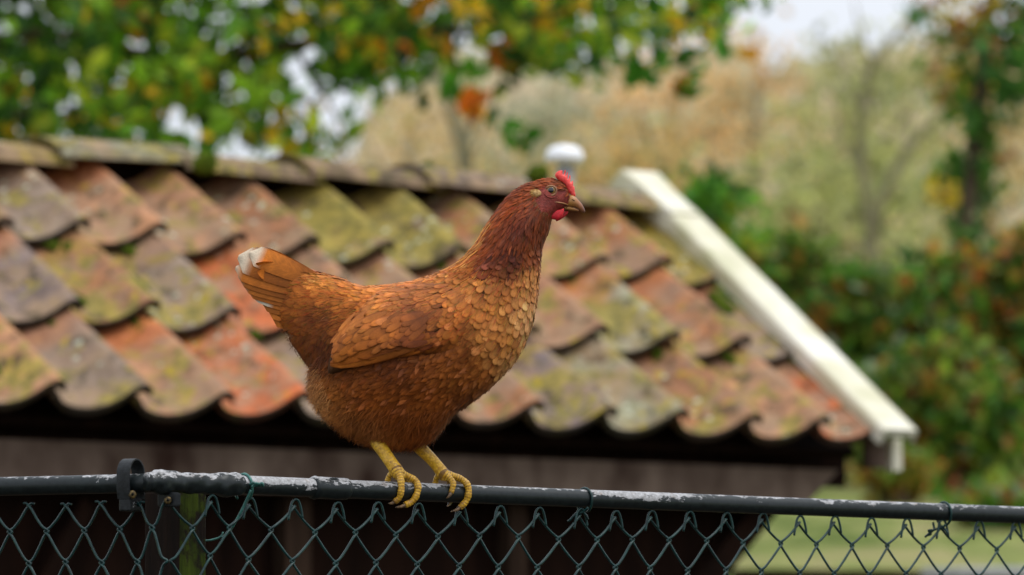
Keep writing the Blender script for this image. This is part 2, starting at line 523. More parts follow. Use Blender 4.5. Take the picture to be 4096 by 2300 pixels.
# ---- bare curved sapling and far woodland trees
def bare_tree():
    Y = 40.0
    base = at(3490, 1400, Y); base.z = ground_z(base.x, Y)
    T = empty('bare_sapling', base, 'thin bare sapling with one long limb arching right, pale grey green', 'tree')
    V, Fc = [], []
    tube([base, at(3495, 1000, Y), at(3450, 700, Y), at(3440, 450, Y), at(3490, 250, Y), at(3600, 120, Y), at(3680, 0, Y)], [.05, .045, .038, .032, .028, .02, .01], 8, V=V, Fc=Fc)
    tube([at(3490, 980, Y), at(3530, 800, Y), at(3590, 660, Y), at(3680, 540, Y), at(3790, 430, Y), at(3880, 360, Y)], [.04, .036, .032, .028, .022, .012], 8, V=V, Fc=Fc)
    for i, (a, b) in enumerate([((3445, 500), (3300, 150)), ((3450, 700), (3330, 480)), ((3600, 640), (3640, 350)), ((3490, 250), (3420, 0)), ((3690, 530), (3820, 560))]):
        limb(at(*a, Y), at(*b, Y + .3), .016, .005, V, Fc, .12, 7, i)
    obj('trunk', mesh('trunk', rel(V, base), Fc), M_BARK_PALE, T)
    # slender dark stem behind the ridge
    base = at(1860, 1200, 36.0); base.z = ground_z(base.x, 36.0)
    T = empty('bare_sapling', base, 'lone slender grey stem rising just above the roof ridge', 'tree')
    V, Fc = [], []
    tube([base, at(1870, 700, 36), at(1850, 560, 36), at(1790, 420, 36), at(1740, 250, 36)], [.06, .055, .045, .03, .015], 8, V=V, Fc=Fc)
    limb(at(1855, 600, 36), at(1960, 380, 36), .03, .008, V, Fc, .1, 6, 3)
    obj('trunk', mesh('trunk', rel(V, base), Fc), M_BARK_PALE, T)
bare_tree()

def far_tree(label, px, top, half, Y, pal, n, seed, low=0.12, sz=(.09, .17), clump=(.35, .8)):
    rg = np.random.default_rng(seed)
    base = at(px, 1200, Y); base.z = ground_z(base.x, Y) - .1
    T = empty('woodland_tree', base, label, 'tree', 'trees of the far wood')
    H = at(px, top, Y).z - base.z
    rx = half / FPX * Y
    V, Fc = [], []
    tube([base, base + Vector((.1, 0, H * .4)), base + Vector((-.1, .1, H * .75)), base + Vector((0, 0, H * .95))], [.16, .13, .08, .02], 8, V=V, Fc=Fc)
    for k in range(9):
        an = k * 2.4; h0 = H * (.2 + .07 * k)
        limb(base + Vector((0, 0, h0)), base + Vector((math.cos(an) * rx * .8, math.sin(an) * rx * .8, h0 + H * .2)), .05, .01, V, Fc, .1, 6, k, 6)
    obj('trunk', mesh('trunk', rel(V, base), Fc), M_BARK_PALE, T)
    C, Rr, N = [], [], []
    for k in range(int(n * .7)):
        u = rg.uniform(0, 1); an = rg.uniform(0, 2 * math.pi)
        w = math.sin(math.pi * (0.12 + .8 * u) ** 0.85) ** .6
        rr = math.sqrt(rg.uniform(.1, 1)) * w
        C.append(Vector((math.cos(an) * rr * rx, math.sin(an) * rr * rx, H * (low + u * (1 - low)))))
        Rr.append(rg.uniform(*clump)); N.append(int(rg.integers(12, 22)))
    P, Cc = clump_points(C, Rr, N, pal, seed)
    tag(obj('crown', leaf_mesh('crown', P, rg.uniform(sz[0], sz[1], len(P)), Cc, .2, .65, seed), M_DRY, T), kind='stuff')
tan = [((176, 150, 98), 3), ((160, 132, 80), 2), ((140, 136, 88), 2)]  # far leaf palettes: autumn tints paled in place of haze
ora = [((186, 154, 104), 3), ((176, 138, 88), 2), ((160, 146, 106), 3)]
oli = [((140, 142, 84), 3), ((154, 152, 98), 2), ((120, 126, 78), 2)]
gry = [((128, 132, 110), 2), ((146, 144, 112), 2), ((140, 130, 96), 1)]
far_tree('olive grey far tree behind the roof ridge left of the white cap', 1650, 420, 520, 70, tan, 150, 41)
far_tree('bluish grey far tree filling the gap above the white cap', 2190, 360, 420, 78, gry, 160, 42)
far_tree('orange tinted far tree above the peak of the white verge', 2700, 280, 430, 66, ora, 200, 43)
far_tree('tallest ochre far tree reaching into the white sky right of centre', 3040, 170, 400, 72, ora, 170, 44)
far_tree('olive far tree behind the arching bare sapling', 3480, 230, 430, 64, oli, 210, 45)
far_tree('pale tan far tree behind the ivy clad trunk', 3960, 170, 430, 68, tan, 190, 46)
far_tree('low olive far tree closing the wood behind the hedge shrubs', 3300, 640, 600, 56, oli, 200, 47)
far_tree('dull tan far tree low behind the verge peak', 2500, 560, 520, 58, tan, 170, 48)
far_tree('green tan far tree beyond the right edge of the picture', 4700, 250, 500, 66, oli, 150, 49)


# ---- far wooded hillside, climbing to the right
def hill_top(x):
    return float(np.interp(x, [-60, -12, -4.6, -3.3, -1, 3, 6, 12, 60], [6, 7, 11.5, 16.3, 17.0, 17.1, 17.1, 17.8, 20]))
xs = np.concatenate([np.linspace(-60, -14, 24), np.linspace(-13, 16, 110), np.linspace(17, 60, 22)]); ys = np.linspace(88, 132, 90)
V = []
for y in ys:
    for x in xs:
        u = (y - 88) / 44.0
        z = ground_z(x, 88) * (1 - u) + hill_top(x) * u
        z += (1.1 * mnoise.noise((x * .45, y * .45, 3.1)) + .7 * mnoise.noise((x * 1.1, y * 1.1, 7.7)) + .35 * mnoise.noise((x * 2.6, y * 2.6, 1.7))) * min(1, u * 6)
        V.append((x, y, z))
nx = len(xs)
Fc = [(j * nx + i, j * nx + i + 1, (j + 1) * nx + i + 1, (j + 1) * nx + i) for j in range(len(ys) - 1) for i in range(nx - 1)]
t = NT('hazed_autumn_canopy')
p = t.pos()
n1 = t.noise(p, .34, 4, .6); n2 = t.noise(p, 2.4, 5, .65); n3 = t.noise(t.mapping(p, (1, 1, 1), (0, 0, 0), (31, 4, 9)), .22, 3, .5)
c = t.ramp(n1, [(.32, s2l((148, 146, 116))), (.46, s2l((170, 158, 130))), (.56, s2l((184, 162, 126))), (.68, s2l((150, 148, 126)))])  # greyed, low-contrast tints carry the mist over the hill
c = t.mix(t.mapr(n3, .5, .64, 0, .7), c, s2l((152, 154, 120)))
c = t.mix(.6, c, t.ramp(n2, [(.3, .62), (.7, .92)]), 'MULTIPLY')
tag(obj('hill', mesh('hill', V, Fc), t.done(t.bsdf(c, .95, .05))), 'far hillside wooded in autumn colours paled by painted haze, climbing to the right', None, kind='structure')

# ================================================================== SHED
PHI, TH = 0.6488, 0.6156
PIT, GAU = 0.215, 0.3607
E_ = Vector((math.cos(PHI), math.sin(PHI), 0))
D_ = Vector((math.sin(PHI) * math.cos(TH), -math.cos(PHI) * math.cos(TH), -math.sin(TH)))
N_ = Vector((math.sin(PHI) * math.sin(TH), -math.cos(PHI) * math.sin(TH), math.cos(TH)))
O_H = Vector((math.sin(PHI), -math.cos(PHI), 0))
UP = Vector((0, 0, 1))
EAVE = Vector((-0.9183, 12.354, 2.1903))
def rp(s, d, n):
    """roof point: s metres along the eaves, d metres up the slope, n metres off the roof"""
    return EAVE + E_ * s - D_ * d + N_ * n

def mat_tile(fresh):
    t = NT('clay_tile')
    oi = t.node('ShaderNodeObjectInfo')
    p = t.pos()
    base = oi.outputs['Color']
    amt = oi.outputs['Alpha']
    rnd = t.node('ShaderNodeCombineXYZ'); t.set(rnd, 0, t.math('MULTIPLY', oi.outputs['Random'], 9.0)); t.set(rnd, 1, t.math('MULTIPLY', oi.outputs['Random'], 5.0))
    vp = t.node('ShaderNodeVectorMath', operation='ADD'); t.set(vp, 0, p); t.l.new(rnd.outputs[0], vp.inputs[1])
    q = vp.outputs[0]
    n1 = t.noise(q, 9, 5, 0.6)
    n2 = t.noise(q, 30, 5, 0.65)
    n3 = t.noise(q, 14, 4, 0.6, 0.6)
    c = t.mix(t.ramp(n1, [(0.35, 0.0), (0.7, 0.65)]), base, s2l((132, 108, 92)))
    c = t.mix(0.8, c, t.ramp(n2, [(0.3, 0.5), (0.7, 1.5)]), 'MULTIPLY')
    # grey-violet weathering, yellow lichen, olive moss film, pale lichen rosettes: growths with shapes of their own
    grey = t.math('MULTIPLY', t.mapr(t.noise(q, 8, 4, 0.6), 0.42, 0.62), 0.8)
    c = t.mix(grey, c, t.ramp(n1, [(.35, s2l((146, 120, 104))), (.6, s2l((176, 148, 118)))]))
    ol = t.math('MULTIPLY', t.mapr(n3, t.math('SUBTRACT', 0.63, t.math('MULTIPLY', amt, 0.34)), t.math('SUBTRACT', 0.75, t.math('MULTIPLY', amt, 0.34))), 0.85)
    c = t.mix(ol, c, t.ramp(n2, [(0.35, s2l((116, 112, 56))), (0.65, s2l((182, 162, 76)))]))
    dk = t.math('MULTIPLY', t.mapr(t.noise(q, 17, 5, 0.65, 0.4), 0.54, 0.64), 0.75)
    c = t.mix(dk, c, s2l((78, 70, 50)))
    ye = t.math('MULTIPLY', t.mapr(t.noise(q, 22, 4, 0.6), 0.60, 0.68), 0.75)
    c = t.mix(ye, c, s2l((190, 166, 44)))
    v = t.voro(q, 26)
    ro = t.math('MULTIPLY', t.math('LESS_THAN', v, 0.22), t.mapr(t.noise(q, 5, 2), 0.5, 0.62))
    c = t.mix(t.math('MULTIPLY', ro, 0.8), c, s2l((204, 208, 184)))
    # cleaner orange clay where the course above used to shelter it, course shadow painted dark along the open lower lip
    dd = t.node('ShaderNodeVectorMath', operation='DOT_PRODUCT'); t.set(dd, 0, t.coord('Object')); dd.inputs[1].default_value = tuple(-D_)
    d_ = dd.outputs['Value']
    if fresh:
        fr = t.math('MULTIPLY', t.mapr(t.math('ADD', d_, t.math('MULTIPLY', t.math('SUBTRACT', n1, .5), .28)), .22, .36), t.mapr(oi.outputs['Random'], .1, .9, .1, .75))
        c = t.mix(fr, c, t.ramp(n2, [(.3, s2l((186, 96, 52))), (.7, s2l((226, 132, 76)))]))
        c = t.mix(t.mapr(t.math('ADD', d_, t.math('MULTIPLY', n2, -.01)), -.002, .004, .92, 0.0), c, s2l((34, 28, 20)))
    c = t.mix(1.0, c, (.76, .755, .74), 'MULTIPLY')
    return t.done(t.bsdf(c, 0.85, 0.2, nrm=t.bump(n2, 0.5, 0.012)))
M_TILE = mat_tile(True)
M_RIDGE = mat_tile(False)

def mat_simple(name, c1, c2, scale, rough=0.6, spec=0.3, stretch=(1, 1, 1), bump=0.2, det=5):
    t = NT(name)
    n = t.noise(t.mapping(t.pos(), stretch), scale, det, 0.6)
    return t.done(t.bsdf(t.ramp(n, [(0.3, c1), (0.7, c2)]), rough, spec, nrm=t.bump(n, bump, 0.01)))
M_WHITE = None
def mat_white():
    t = NT('white_trim')
    p = t.pos()
    n = t.noise(p, 5, 5, 0.6); n2 = t.noise(p, 40, 4)
    c = t.ramp(n, [(0.35, (0.74, 0.71, 0.60)), (0.52, (0.60, 0.57, 0.41)), (0.7, (0.42, 0.42, 0.24))])
    c = t.mix(0.2, c, t.ramp(n2, [(0.3, 0.7), (0.6, 1.1)]), 'MULTIPLY')
    return t.done(t.bsdf(c, 0.5, 0.35))
M_WHITE = mat_white()
M_BEAM = mat_simple('weathered_beam', s2l((56, 38, 31)), s2l((130, 112, 99)), 4.5, 0.85, 0.1, (1.6, 1.6, .8))
M_TAR = mat_simple('tarred_wood', (0.007, 0.0035, 0.0025), (0.018, 0.008, 0.005), 6, 0.9, 0.05, (4, 4, .5))
M_TARB = mat_simple('brown_post', (0.02, 0.012, 0.008), (0.05, 0.03, 0.02), 7, 0.9, 0.05, (4, 4, .5))
M_MOSS = mat_simple('moss', s2l((40, 56, 14)), s2l((92, 106, 30)), 60, 0.95, 0.05, (1, 1, 1), 1.0)

shed_base = EAVE + E_ * 0.9 - O_H * 0.9
shed_base.z = 0.0
SHED = empty('garden_shed', shed_base, 'low garden shed with a mossy pantile roof and white verge board', 'shed')
def spart(name, V, Fc, mat, parent=None, smooth=False, bev=0):
    me = mesh(name, rel(V, shed_base), Fc, smooth)
    if bev: bevel(me, bev)
    return obj(name, me, mat, parent or SHED)

S0, S1 = -4.5 * PIT, 10.47 * PIT
RL = 3.06 * GAU                     # eaves to ridge along the slope
V, Fc = [], []
box_pts(rp(S0, 0.06, -0.055), E_ * (S1 - S0), -D_ * (RL - 0.06), N_ * 0.02, V, Fc)
ROOF = spart('roof', V, Fc, M_TAR)
DB = Vector((-math.sin(PHI) * math.cos(TH), math.cos(PHI) * math.cos(TH), -math.sin(TH)))
V, Fc = [], []
box_pts(rp(S0, RL, -0.03) + E_ * 0.0, E_ * (S1 - S0), DB * RL, N_ * 0.02, V, Fc)
spart('back_slope', V, Fc, M_TAR, ROOF)

# pantile: S-shaped section, one shared mesh
def tile_mesh(last=False, LL=0.05):
    prof = [(-0.5, .030), (-0.44, .0185), (-0.36, .0085), (-0.24, .0020), (-0.1, 0.0), (0.05, .0025), (0.18, .0095), (0.30, .0220), (0.40, .0370), (0.47, .0465), (0.53, .0500), (0.59, .0470), (0.63, .0400)]
    if last: prof = [q for q in prof if q[0] < .31]
    L = GAU + LL
    V, Fc = [], []
    ny = 4
    npf = len(prof)
    for layer in (0, 1):
        for j in range(ny):
            d = L * j / (ny - 1)
            lift = 0.036 * (1 - d / GAU)
            bow = 0.004 * math.sin(math.pi * d / L)
            for (s, h) in prof:
                V.append(E_ * (s * PIT) - D_ * d + N_ * (h * 1.35 + lift + bow - (0.018 if layer else 0)))
    def id_(l, j, i): return l * ny * npf + j * npf + i
    for j in range(ny - 1):
        for i in range(npf - 1):
            Fc.append((id_(0, j, i), id_(0, j, i + 1), id_(0, j + 1, i + 1), id_(0, j + 1, i)))
            Fc.append((id_(1, j, i), id_(1, j + 1, i), id_(1, j + 1, i + 1), id_(1, j, i + 1)))
    for i in range(npf - 1):
        Fc.append((id_(0, 0, i), id_(1, 0, i), id_(1, 0, i + 1), id_(0, 0, i + 1)))
        Fc.append((id_(0, ny - 1, i), id_(0, ny - 1, i + 1), id_(1, ny - 1, i + 1), id_(1, ny - 1, i)))
    for j in range(ny - 1):
        Fc.append((id_(0, j, 0), id_(0, j + 1, 0), id_(1, j + 1, 0), id_(1, j, 0)))
        Fc.append((id_(0, j, npf - 1), id_(1, j, npf - 1), id_(1, j + 1, npf - 1), id_(0, j + 1, npf - 1)))
    me = mesh('roof_tile', V, Fc, True)
    try:
        me.set_sharp_from_angle(angle=R(50))
    except Exception:
        pass
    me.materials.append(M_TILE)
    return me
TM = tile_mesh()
TM_LAST = tile_mesh(True)
TM_TOP = tile_mesh(False, 0.015)
tones = {'o': (226, 120, 66), 'b': (186, 124, 82), 'g': (150, 132, 116), 'v': (134, 120, 118), 'p': (196, 142, 104), 'd': (130, 112, 84), 'y': (172, 148, 70), 'l': (164, 164, 134)}
# (row, column) -> tone, olive growth
spec = {(0, -1): ('p', .6), (0, 0): ('g', .25), (0, 1): ('p', .4), (0, 2): ('o', .2), (0, 3): ('g', .3), (0, 4): ('p', .2), (0, 5): ('b', .2), (0, 6): ('v', .5), (0, 7): ('l', .38), (0, 8): ('b', .42), (0, 9): ('p', .42), (0, 10): ('o', .0),
        (1, 0): ('v', .2), (1, 1): ('b', .5), (1, 2): ('g', .45), (1, 3): ('o', .25), (1, 4): ('p', .3), (1, 5): ('p', .3), (1, 6): ('p', .2), (1, 7): ('p', .15), (1, 8): ('l', .6), (1, 9): ('b', .3), (1, 10): ('g', .3),
        (2, 1): ('g', .3), (2, 2): ('p', .25), (2, 3): ('p', .3), (2, 4): ('b', .35), (2, 5): ('y', .9), (2, 6): ('d', .8), (2, 7): ('b', .5), (2, 8): ('p', .45), (2, 9): ('b', .3), (2, 10): ('y', .7)}
rg = random.Random(5)
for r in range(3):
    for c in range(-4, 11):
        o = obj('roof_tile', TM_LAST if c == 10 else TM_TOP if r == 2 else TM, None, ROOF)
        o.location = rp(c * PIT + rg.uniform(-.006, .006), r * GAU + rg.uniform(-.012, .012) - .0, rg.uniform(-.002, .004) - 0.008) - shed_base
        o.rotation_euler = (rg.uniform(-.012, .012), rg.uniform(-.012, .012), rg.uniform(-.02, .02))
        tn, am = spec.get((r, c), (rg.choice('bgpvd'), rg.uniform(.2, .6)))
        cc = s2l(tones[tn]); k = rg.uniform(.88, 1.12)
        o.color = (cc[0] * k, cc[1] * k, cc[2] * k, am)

# ridge tiles
def ridge_mesh(i):
    L, rad = 0.405, 0.125
    V, Fc = [], []
    na, ns = 15, 5
    for layer in (0, 1):
        for j in range(ns):
            s = L * j / (ns - 1)
            rr = rad + 0.014 * (1 - j / (ns - 1)) - (0.014 if layer else 0)
            for k in range(na):
                an = R(-82 + 164 * k / (na - 1))
                # flattened half-round, standing on the ridge
                y = math.sin(an) * rr * 1.0
                z = (math.cos(an)) ** 1.0 * rr * 0.50
                V.append(E_ * s - O_H * y + UP * z)
    f = lambda l, j, k: l * ns * na + j * na + k
    for j in range(ns - 1):
        for k in range(na - 1):
            Fc.append((f(0, j, k), f(0, j + 1, k), f(0, j + 1, k + 1), f(0, j, k + 1)))
            Fc.append((f(1, j, k), f(1, j, k + 1), f(1, j + 1, k + 1), f(1, j + 1, k)))
    for k in range(na - 1):
        Fc.append((f(0, 0, k), f(0, 0, k + 1), f(1, 0, k + 1), f(1, 0, k)))
        Fc.append((f(0, ns - 1, k), f(1, ns - 1, k), f(1, ns - 1, k + 1), f(0, ns - 1, k + 1)))
    for j in range(ns - 1):
        Fc.append((f(0, j, 0), f(1, j, 0), f(1, j + 1, 0), f(0, j + 1, 0)))
        Fc.append((f(0, j, na - 1), f(0, j + 1, na - 1), f(1, j + 1, na - 1), f(1, j, na - 1)))
    me = mesh('ridge_tile', V, Fc, True)
    try: me.set_sharp_from_angle(angle=R(50))
    except Exception: pass
    me.materials.append(M_RIDGE)
    return me
RM = ridge_mesh(0)
RIDGE = rp(0, RL, 0)
s = S1 - 0.36 * 10 - 0.04; i = 0
while s < S1 - 0.3:
    o = obj('ridge_tile', RM, None, ROOF)
    o.location = RIDGE + E_ * s + UP * (0.010 + rg.uniform(-.014, .014)) - shed_base
    o.rotation_euler = (rg.uniform(-.03, .03), rg.uniform(-.03, .03), rg.uniform(-.03, .03))
    cc = [v * .7 for v in s2l(tones[['g', 'd', 'd', 'b', 'y', 'l', 'd', 'd'][i % 8]])]
    o.color = (*cc, [.25, .45, .5, .35][i % 4])
    s += 0.36; i += 1

# verge: white capping along the gable edge and round the ridge
vx = S1 - 0.038
V, Fc = [], []
prof = [(0.0, 0.046), (0.0, 0.082), (0.006, 0.088), (0.104, 0.088), (0.110, 0.082), (0.110, 0.055), (0.100, 0.055), (0.100, 0.07), (0.014, 0.07), (0.014, 0.046)]
stations = [(lambda a, h: rp(vx + a, -0.035, h)), (lambda a, h: rp(vx + a, RL - 0.10, h))]
for st in stations:
    for a, h in prof: V.append(st(a, h))
m = len(prof)
Fc = [(i, (i + 1) % m, m + (i + 1) % m, m + i) for i in range(m)] + [tuple(range(m - 1, -1, -1)), tuple(range(m, 2 * m))]
spart('verge_board', V, Fc, M_WHITE)
# ridge end cap: bent over the apex, with a short tongue running back along the ridge
V, Fc = [], []
apex = RIDGE + UP * 0.0
rows = []
for (dd, hh, w0, w1) in [(-0.14, .096, .0, .094), (-0.06, .098, -.005, .094), (0.0, .118, -.03, .094), (0.06, .098, -.03, .094), (0.14, .09, -.0, .094), (0.3, .088, .0, .094)]:
    if dd <= 0:
        c0 = apex + D_ * (-dd)
        nn = N_.lerp(UP, 1 + dd / 0.14).normalized() if dd > -.14 else N_
    else:
        c0 = apex + DB * dd
        nn = Vector((-N_.x, -N_.y, N_.z)).lerp(UP, max(0, 1 - dd / 0.14)).normalized()
    rows.append([c0 + E_ * (vx + w0) + nn * (hh - .06), c0 + E_ * (vx + w0) + nn * hh, c0 + E_ * (vx + w1) + nn * hh, c0 + E_ * (vx + w1) + nn * (hh - .14)])
for r_ in rows: V += r_
for j in range(len(rows) - 1):
    for k in range(4):
        k2 = (k + 1) % 4
        Fc.append((j * 4 + k, j * 4 + k2, (j + 1) * 4 + k2, (j + 1) * 4 + k))
Fc.append((0, 1, 2, 3)); Fc.append(tuple(len(V) - 4 + k for k in (3, 2, 1, 0)))
spart('ridge_cap', V, Fc, M_WHITE, bev=0.006)
# white corner piece hanging below the verge foot, and its grey board
zc = at(3590, 1760, 13.75).z
q0 = at(3572, 1885, 13.75)
V, Fc = box_pts(q0, E_ * 0.03, -O_H * 0.03, UP * (at(3572, 1752, 13.75).z - q0.z))
spart('corner_post', V, Fc, M_WHITE, bev=0.004)
q0 = at(3480, 1872, 13.72)
V, Fc = box_pts(q0, E_ * 0.055, -O_H * 0.03, UP * 0.075)
spart('corner_board', V, Fc, M_BEAM, bev=0.003)

# beam under the eaves, front wall, posts, braces
zb = at(363, 1945, 12.46).z
zt_ = zb + 0.098
Q0 = EAVE - O_H * 0.10; Q0.z = zb
s_r = 10.25 * PIT
V = [Q0 + E_ * (S0 - .1), Q0 + E_ * (s_r - 0.10), Q0 + E_ * (s_r + 0.02) + UP * .098, Q0 + E_ * (S0 - .1) + UP * .098]
V += [v - O_H * 0.05 for v in V]
Fc = [(0, 1, 2, 3), (7, 6, 5, 4), (0, 4, 5, 1), (1, 5, 6, 2), (2, 6, 7, 3), (3, 7, 4, 0)]
spart('eaves_beam', V, Fc, M_BEAM)
V, Fc = [], []
Q1 = EAVE - O_H * 0.22; Q1.z = 0
s_w = 8.95 * PIT
e0 = Q1 + E_ * S0
V = [e0, Q1 + E_ * (s_w - 1.3), Q1 + E_ * (s_w - .12) + UP * (zb - .28), Q1 + E_ * (s_w + .14) + UP * (zb + .02), Q1 + E_ * (s_w + .14) + UP * (zb + .2), e0 + UP * (zb + .2)]
V += [v - O_H * .04 for v in V]
Fc = [(0, 1, 2, 3, 4, 5), (11, 10, 9, 8, 7, 6)] + [(i, i + 6, (i + 1) % 6 + 6, (i + 1) % 6) for i in range(6)]
spart('front_wall', V, Fc, M_TAR)
V, Fc = box_pts(EAVE + E_ * S0 - O_H * .17 + UP * (zb + .06 - EAVE.z), E_ * (s_r - S0 + .1), -O_H * .02, UP * (EAVE.z + .105 - zb - .06))
spart('eaves_filler', V, Fc, M_TAR)
V, Fc = box_pts(rp(S0, RL, 0) - UP * .14, E_ * (S1 - S0), -O_H * .03, UP * .19)
spart('ridge_board', V, Fc, M_TAR, ROOF)
V, Fc = [], []
V, Fc = [], []
box_pts(Q1 + E_ * (s_w - .04) - O_H * .04, E_ * .04, -O_H * 1.5, UP * (zb + .3), V, Fc)
spart('side_wall', V, Fc, M_TAR)
for (sx, w) in ((-2.9 * PIT, .09), (2.95 * PIT, .07), (5.9 * PIT, .05)):
    V, Fc = box_pts(Q1 + E_ * sx + O_H * .06, E_ * w, -O_H * .055, UP * (zb - .004))
    spart('post', V, Fc, M_TARB, bev=.004)
def brace(a, b, w=.06):
    a, b = Vector(a), Vector(b)
    dr = (b - a); side = dr.cross(O_H).normalized() * w
    V, Fc = box_pts(a, dr, side, -O_H * .05)
    spart('brace', V, Fc, M_TAR)
ctr = Q1 + O_H * .065
def onwall(px, py, off=.0):
    # point of the plane of the beam seen at a pixel
    d1 = at(px, py, 1.0) - Vector((0, 0, CAM_Z)); c0 = Vector((0, 0, CAM_Z))
    k = (ctr + O_H * off - c0).dot(O_H) / d1.dot(O_H)
    return c0 + d1 * k
brace(onwall(2752, 2360), onwall(3060, 1975), .06)
brace(onwall(130, 2380), onwall(330, 1990), .04)

# white capped flue behind the ridge
fb = at(2262, 900, 14.4)
FL = empty('flue_pipe', fb, 'small white domed cap on a grey flue pipe behind the ridge', 'flue')
fb_top = at(2262, 660, 14.4)
V, Fc = tube([fb - Vector((0, 0, .35)), fb_top], [.022, .022], 14)
M_ZINC = mat_simple('zinc', (0.25, 0.26, 0.28), (0.36, 0.37, 0.38), 12, .4, .5)
obj('pipe', mesh('pipe', rel(V, fb), Fc), M_ZINC, FL)
V, Fc = [], []
cz = at(2258, 648, 14.4)
ring = []
for (rr, zz) in [(.048, .0), (.050, .008), (.048, .022), (.042, .032), (.032, .039), (.016, .043), (.002, .044)]:
    for k in range(20):
        an = 2 * math.pi * k / 20
        V.append(cz + Vector((math.cos(an) * rr, math.sin(an) * rr, zz)))
for j in range(6):
    for k in range(20):
        Fc.append((j * 20 + k, j * 20 + (k + 1) % 20, (j + 1) * 20 + (k + 1) % 20, (j + 1) * 20 + k))
Fc.append(tuple(reversed(range(20)))); Fc.append(tuple(range(120, 140)))
t = NT('white_enamel')
M_ENAMEL = t.done(t.bsdf((.82, .83, .85), .25, .5))
obj('cap', mesh('cap', rel(V, fb), Fc), M_ENAMEL, FL)

# moss cushions in the tile troughs
def moss(p, rx, ry, rz, seed):
    V, Fc = ico(3, 1.0)
    out = []
    for v in V:
        k = 1 + .35 * mnoise.noise(v * 2.2 + Vector((seed, 0, 0))) + .18 * mnoise.noise(v * 7 + Vector((0, seed, 0)))
        out.append(p + (E_ * v.x * rx - D_ * v.y * ry + N_ * v.z * rz) * k)
    tag(spart('moss', out, Fc, M_MOSS, ROOF, smooth=True), kind='stuff')
for i, (s_, d_, rx, ry, rz) in enumerate([(1.28, 2.10, .035, .06, .018), (2.25, 2.05, .03, .05, .015), (0.85, 1.32, .06, .05, .02), (1.95, 1.55, .025, .05, .014), (2.55, 1.05, .03, .03, .018), (2.95, 1.02, .02, .02, .014), (-.75, .45, .05, .08, .02), (3.5, 2.1, .03, .03, .012), (8.55, .98, .06, .03, .016), (9.4, 2.1, .04, .06, .02), (10.2, 1.75, .03, .07, .02), (6.35, 1.6, .03, .06, .012), (8.3, 2.0, .03, .04, .012), (5.2, 1.1, .03, .04, .014)]):
    moss(rp(s_ * PIT, d_ * GAU, .020), rx * .85, ry * .85, rz * .9, i * 3.1)
for i in range(30):
    moss(rp((rg.randint(-1, 10) + rg.uniform(.42, .62)) * PIT - .02, (rg.choice((1, 2)) + rg.uniform(-.08, .1)) * GAU, .034), rg.uniform(.012, .024), rg.uniform(.012, .035), rg.uniform(.008, .014), 80 + i)
for i, (px, py) in enumerate([(1705, 690), (820, 655), (2150, 700)]):
    moss(at(px, py, 14.0 if px > 1500 else 13.4), .03, .025, .028, 50 + i)

# ---- low timber rail at the foot of the bank, bottom right
b0 = at(2900, 2300, 17.2)
LF = empty('low_fence', Vector((b0.x, 17.2, ground_z(b0.x, 17.2))), 'low dark timber barrier with a pale weathered rail in the bottom right corner', 'barrier')
lo = LF.location
V, Fc = box_pts(at(2930, 2330, 17.2), Vector((1.6, 0.1, -.012)), Vector((0, .1, 0)), Vector((0, 0, at(2930, 2276, 17.2).z - at(2930, 2330, 17.2).z)))
obj('board', mesh('board', rel(V, lo), Fc, False), M_TAR, LF)
V, Fc = tube([at(3690, 2297, 17.0), at(4400, 2290, 17.1)], [.020, .020], 10)
obj('rail', mesh('rail', rel(V, lo), Fc), mat_simple('grey_rail', s2l((130, 130, 128)), s2l((160, 160, 158)), 12), LF)
for px in (3100, 3700, 4250):
    q = at(px, 2330, 17.32); gz = ground_z(q.x, q.y)
    V, Fc = box_pts(Vector((q.x, q.y, gz - .1)), (.08, 0, 0), (0, .08, 0), (0, 0, q.z - gz + .12))
    obj('post', mesh('post', rel(V, lo), Fc, False), M_TAR, LF)

# ================================================================== FENCE
def mat_rail():
    t = NT('worn_green_paint')
    p = t.pos()
    nz = t.sep(t.normal())[2]
    st = t.mapping(p, (1, 1, 1), (0, 0, R(-38)))
    st = t.mapping(st, (0.45, 1, 1))
    n1 = t.noise(st, 130, 7, 0.68, 0.4)
    n2 = t.noise(st, 16, 3, 0.5)
    bare = t.attr('fuv', 'Vector')
    bx = t.sep(bare)[0]                       # how worn this stretch of rail is
    m = t.math('ADD', t.math('MULTIPLY', n1, 1.15), t.math('MULTIPLY', n2, 0.9))
    m = t.math('ADD', m, t.math('MULTIPLY', nz, 0.34))
    m = t.math('ADD', m, bx)
    mask = t.mapr(m, 1.265, 1.315)
    zinc = t.ramp(t.noise(p, 220, 4, 0.7), [(0.3, s2l((112, 110, 108))), (0.55, s2l((160, 160, 162))), (0.8, s2l((200, 200, 202)))])
    zinc = t.mix(t.math('MULTIPLY', t.mapr(t.noise(p, 60, 4, 0.6), 0.58, 0.72), .6), zinc, s2l((140, 112, 90)))
    paint = t.ramp(t.noise(p, 130, 4, 0.6), [(0.3, (0.006, 0.009, 0.010)), (0.7, (0.014, 0.020, 0.021))])
    c = t.mix(mask, paint, zinc)
    b = t.bump(t.math('ADD', t.math('MULTIPLY', mask, -0.4), t.math('MULTIPLY', n1, .2)), 0.6, 0.001)
    return t.done(t.bsdf(c, t.mix(mask, (.38, .38, .38), (.55, .55, .55)), 0.3, nrm=b))
M_RAIL = mat_rail()
t = NT('green_wire_coating')
n = t.noise(t.pos(), 120, 4)
M_WIRE = t.done(t.bsdf(t.ramp(n, [(0.3, s2l((8, 34, 36))), (0.7, s2l((22, 62, 60)))]), 0.38, 0.4))
t = NT('turquoise_tie'); M_TIE = t.done(t.bsdf(t.ramp(t.noise(t.pos(), 160), [(.3, s2l((24, 66, 62))), (.7, s2l((60, 120, 110)))]), .4, .5))
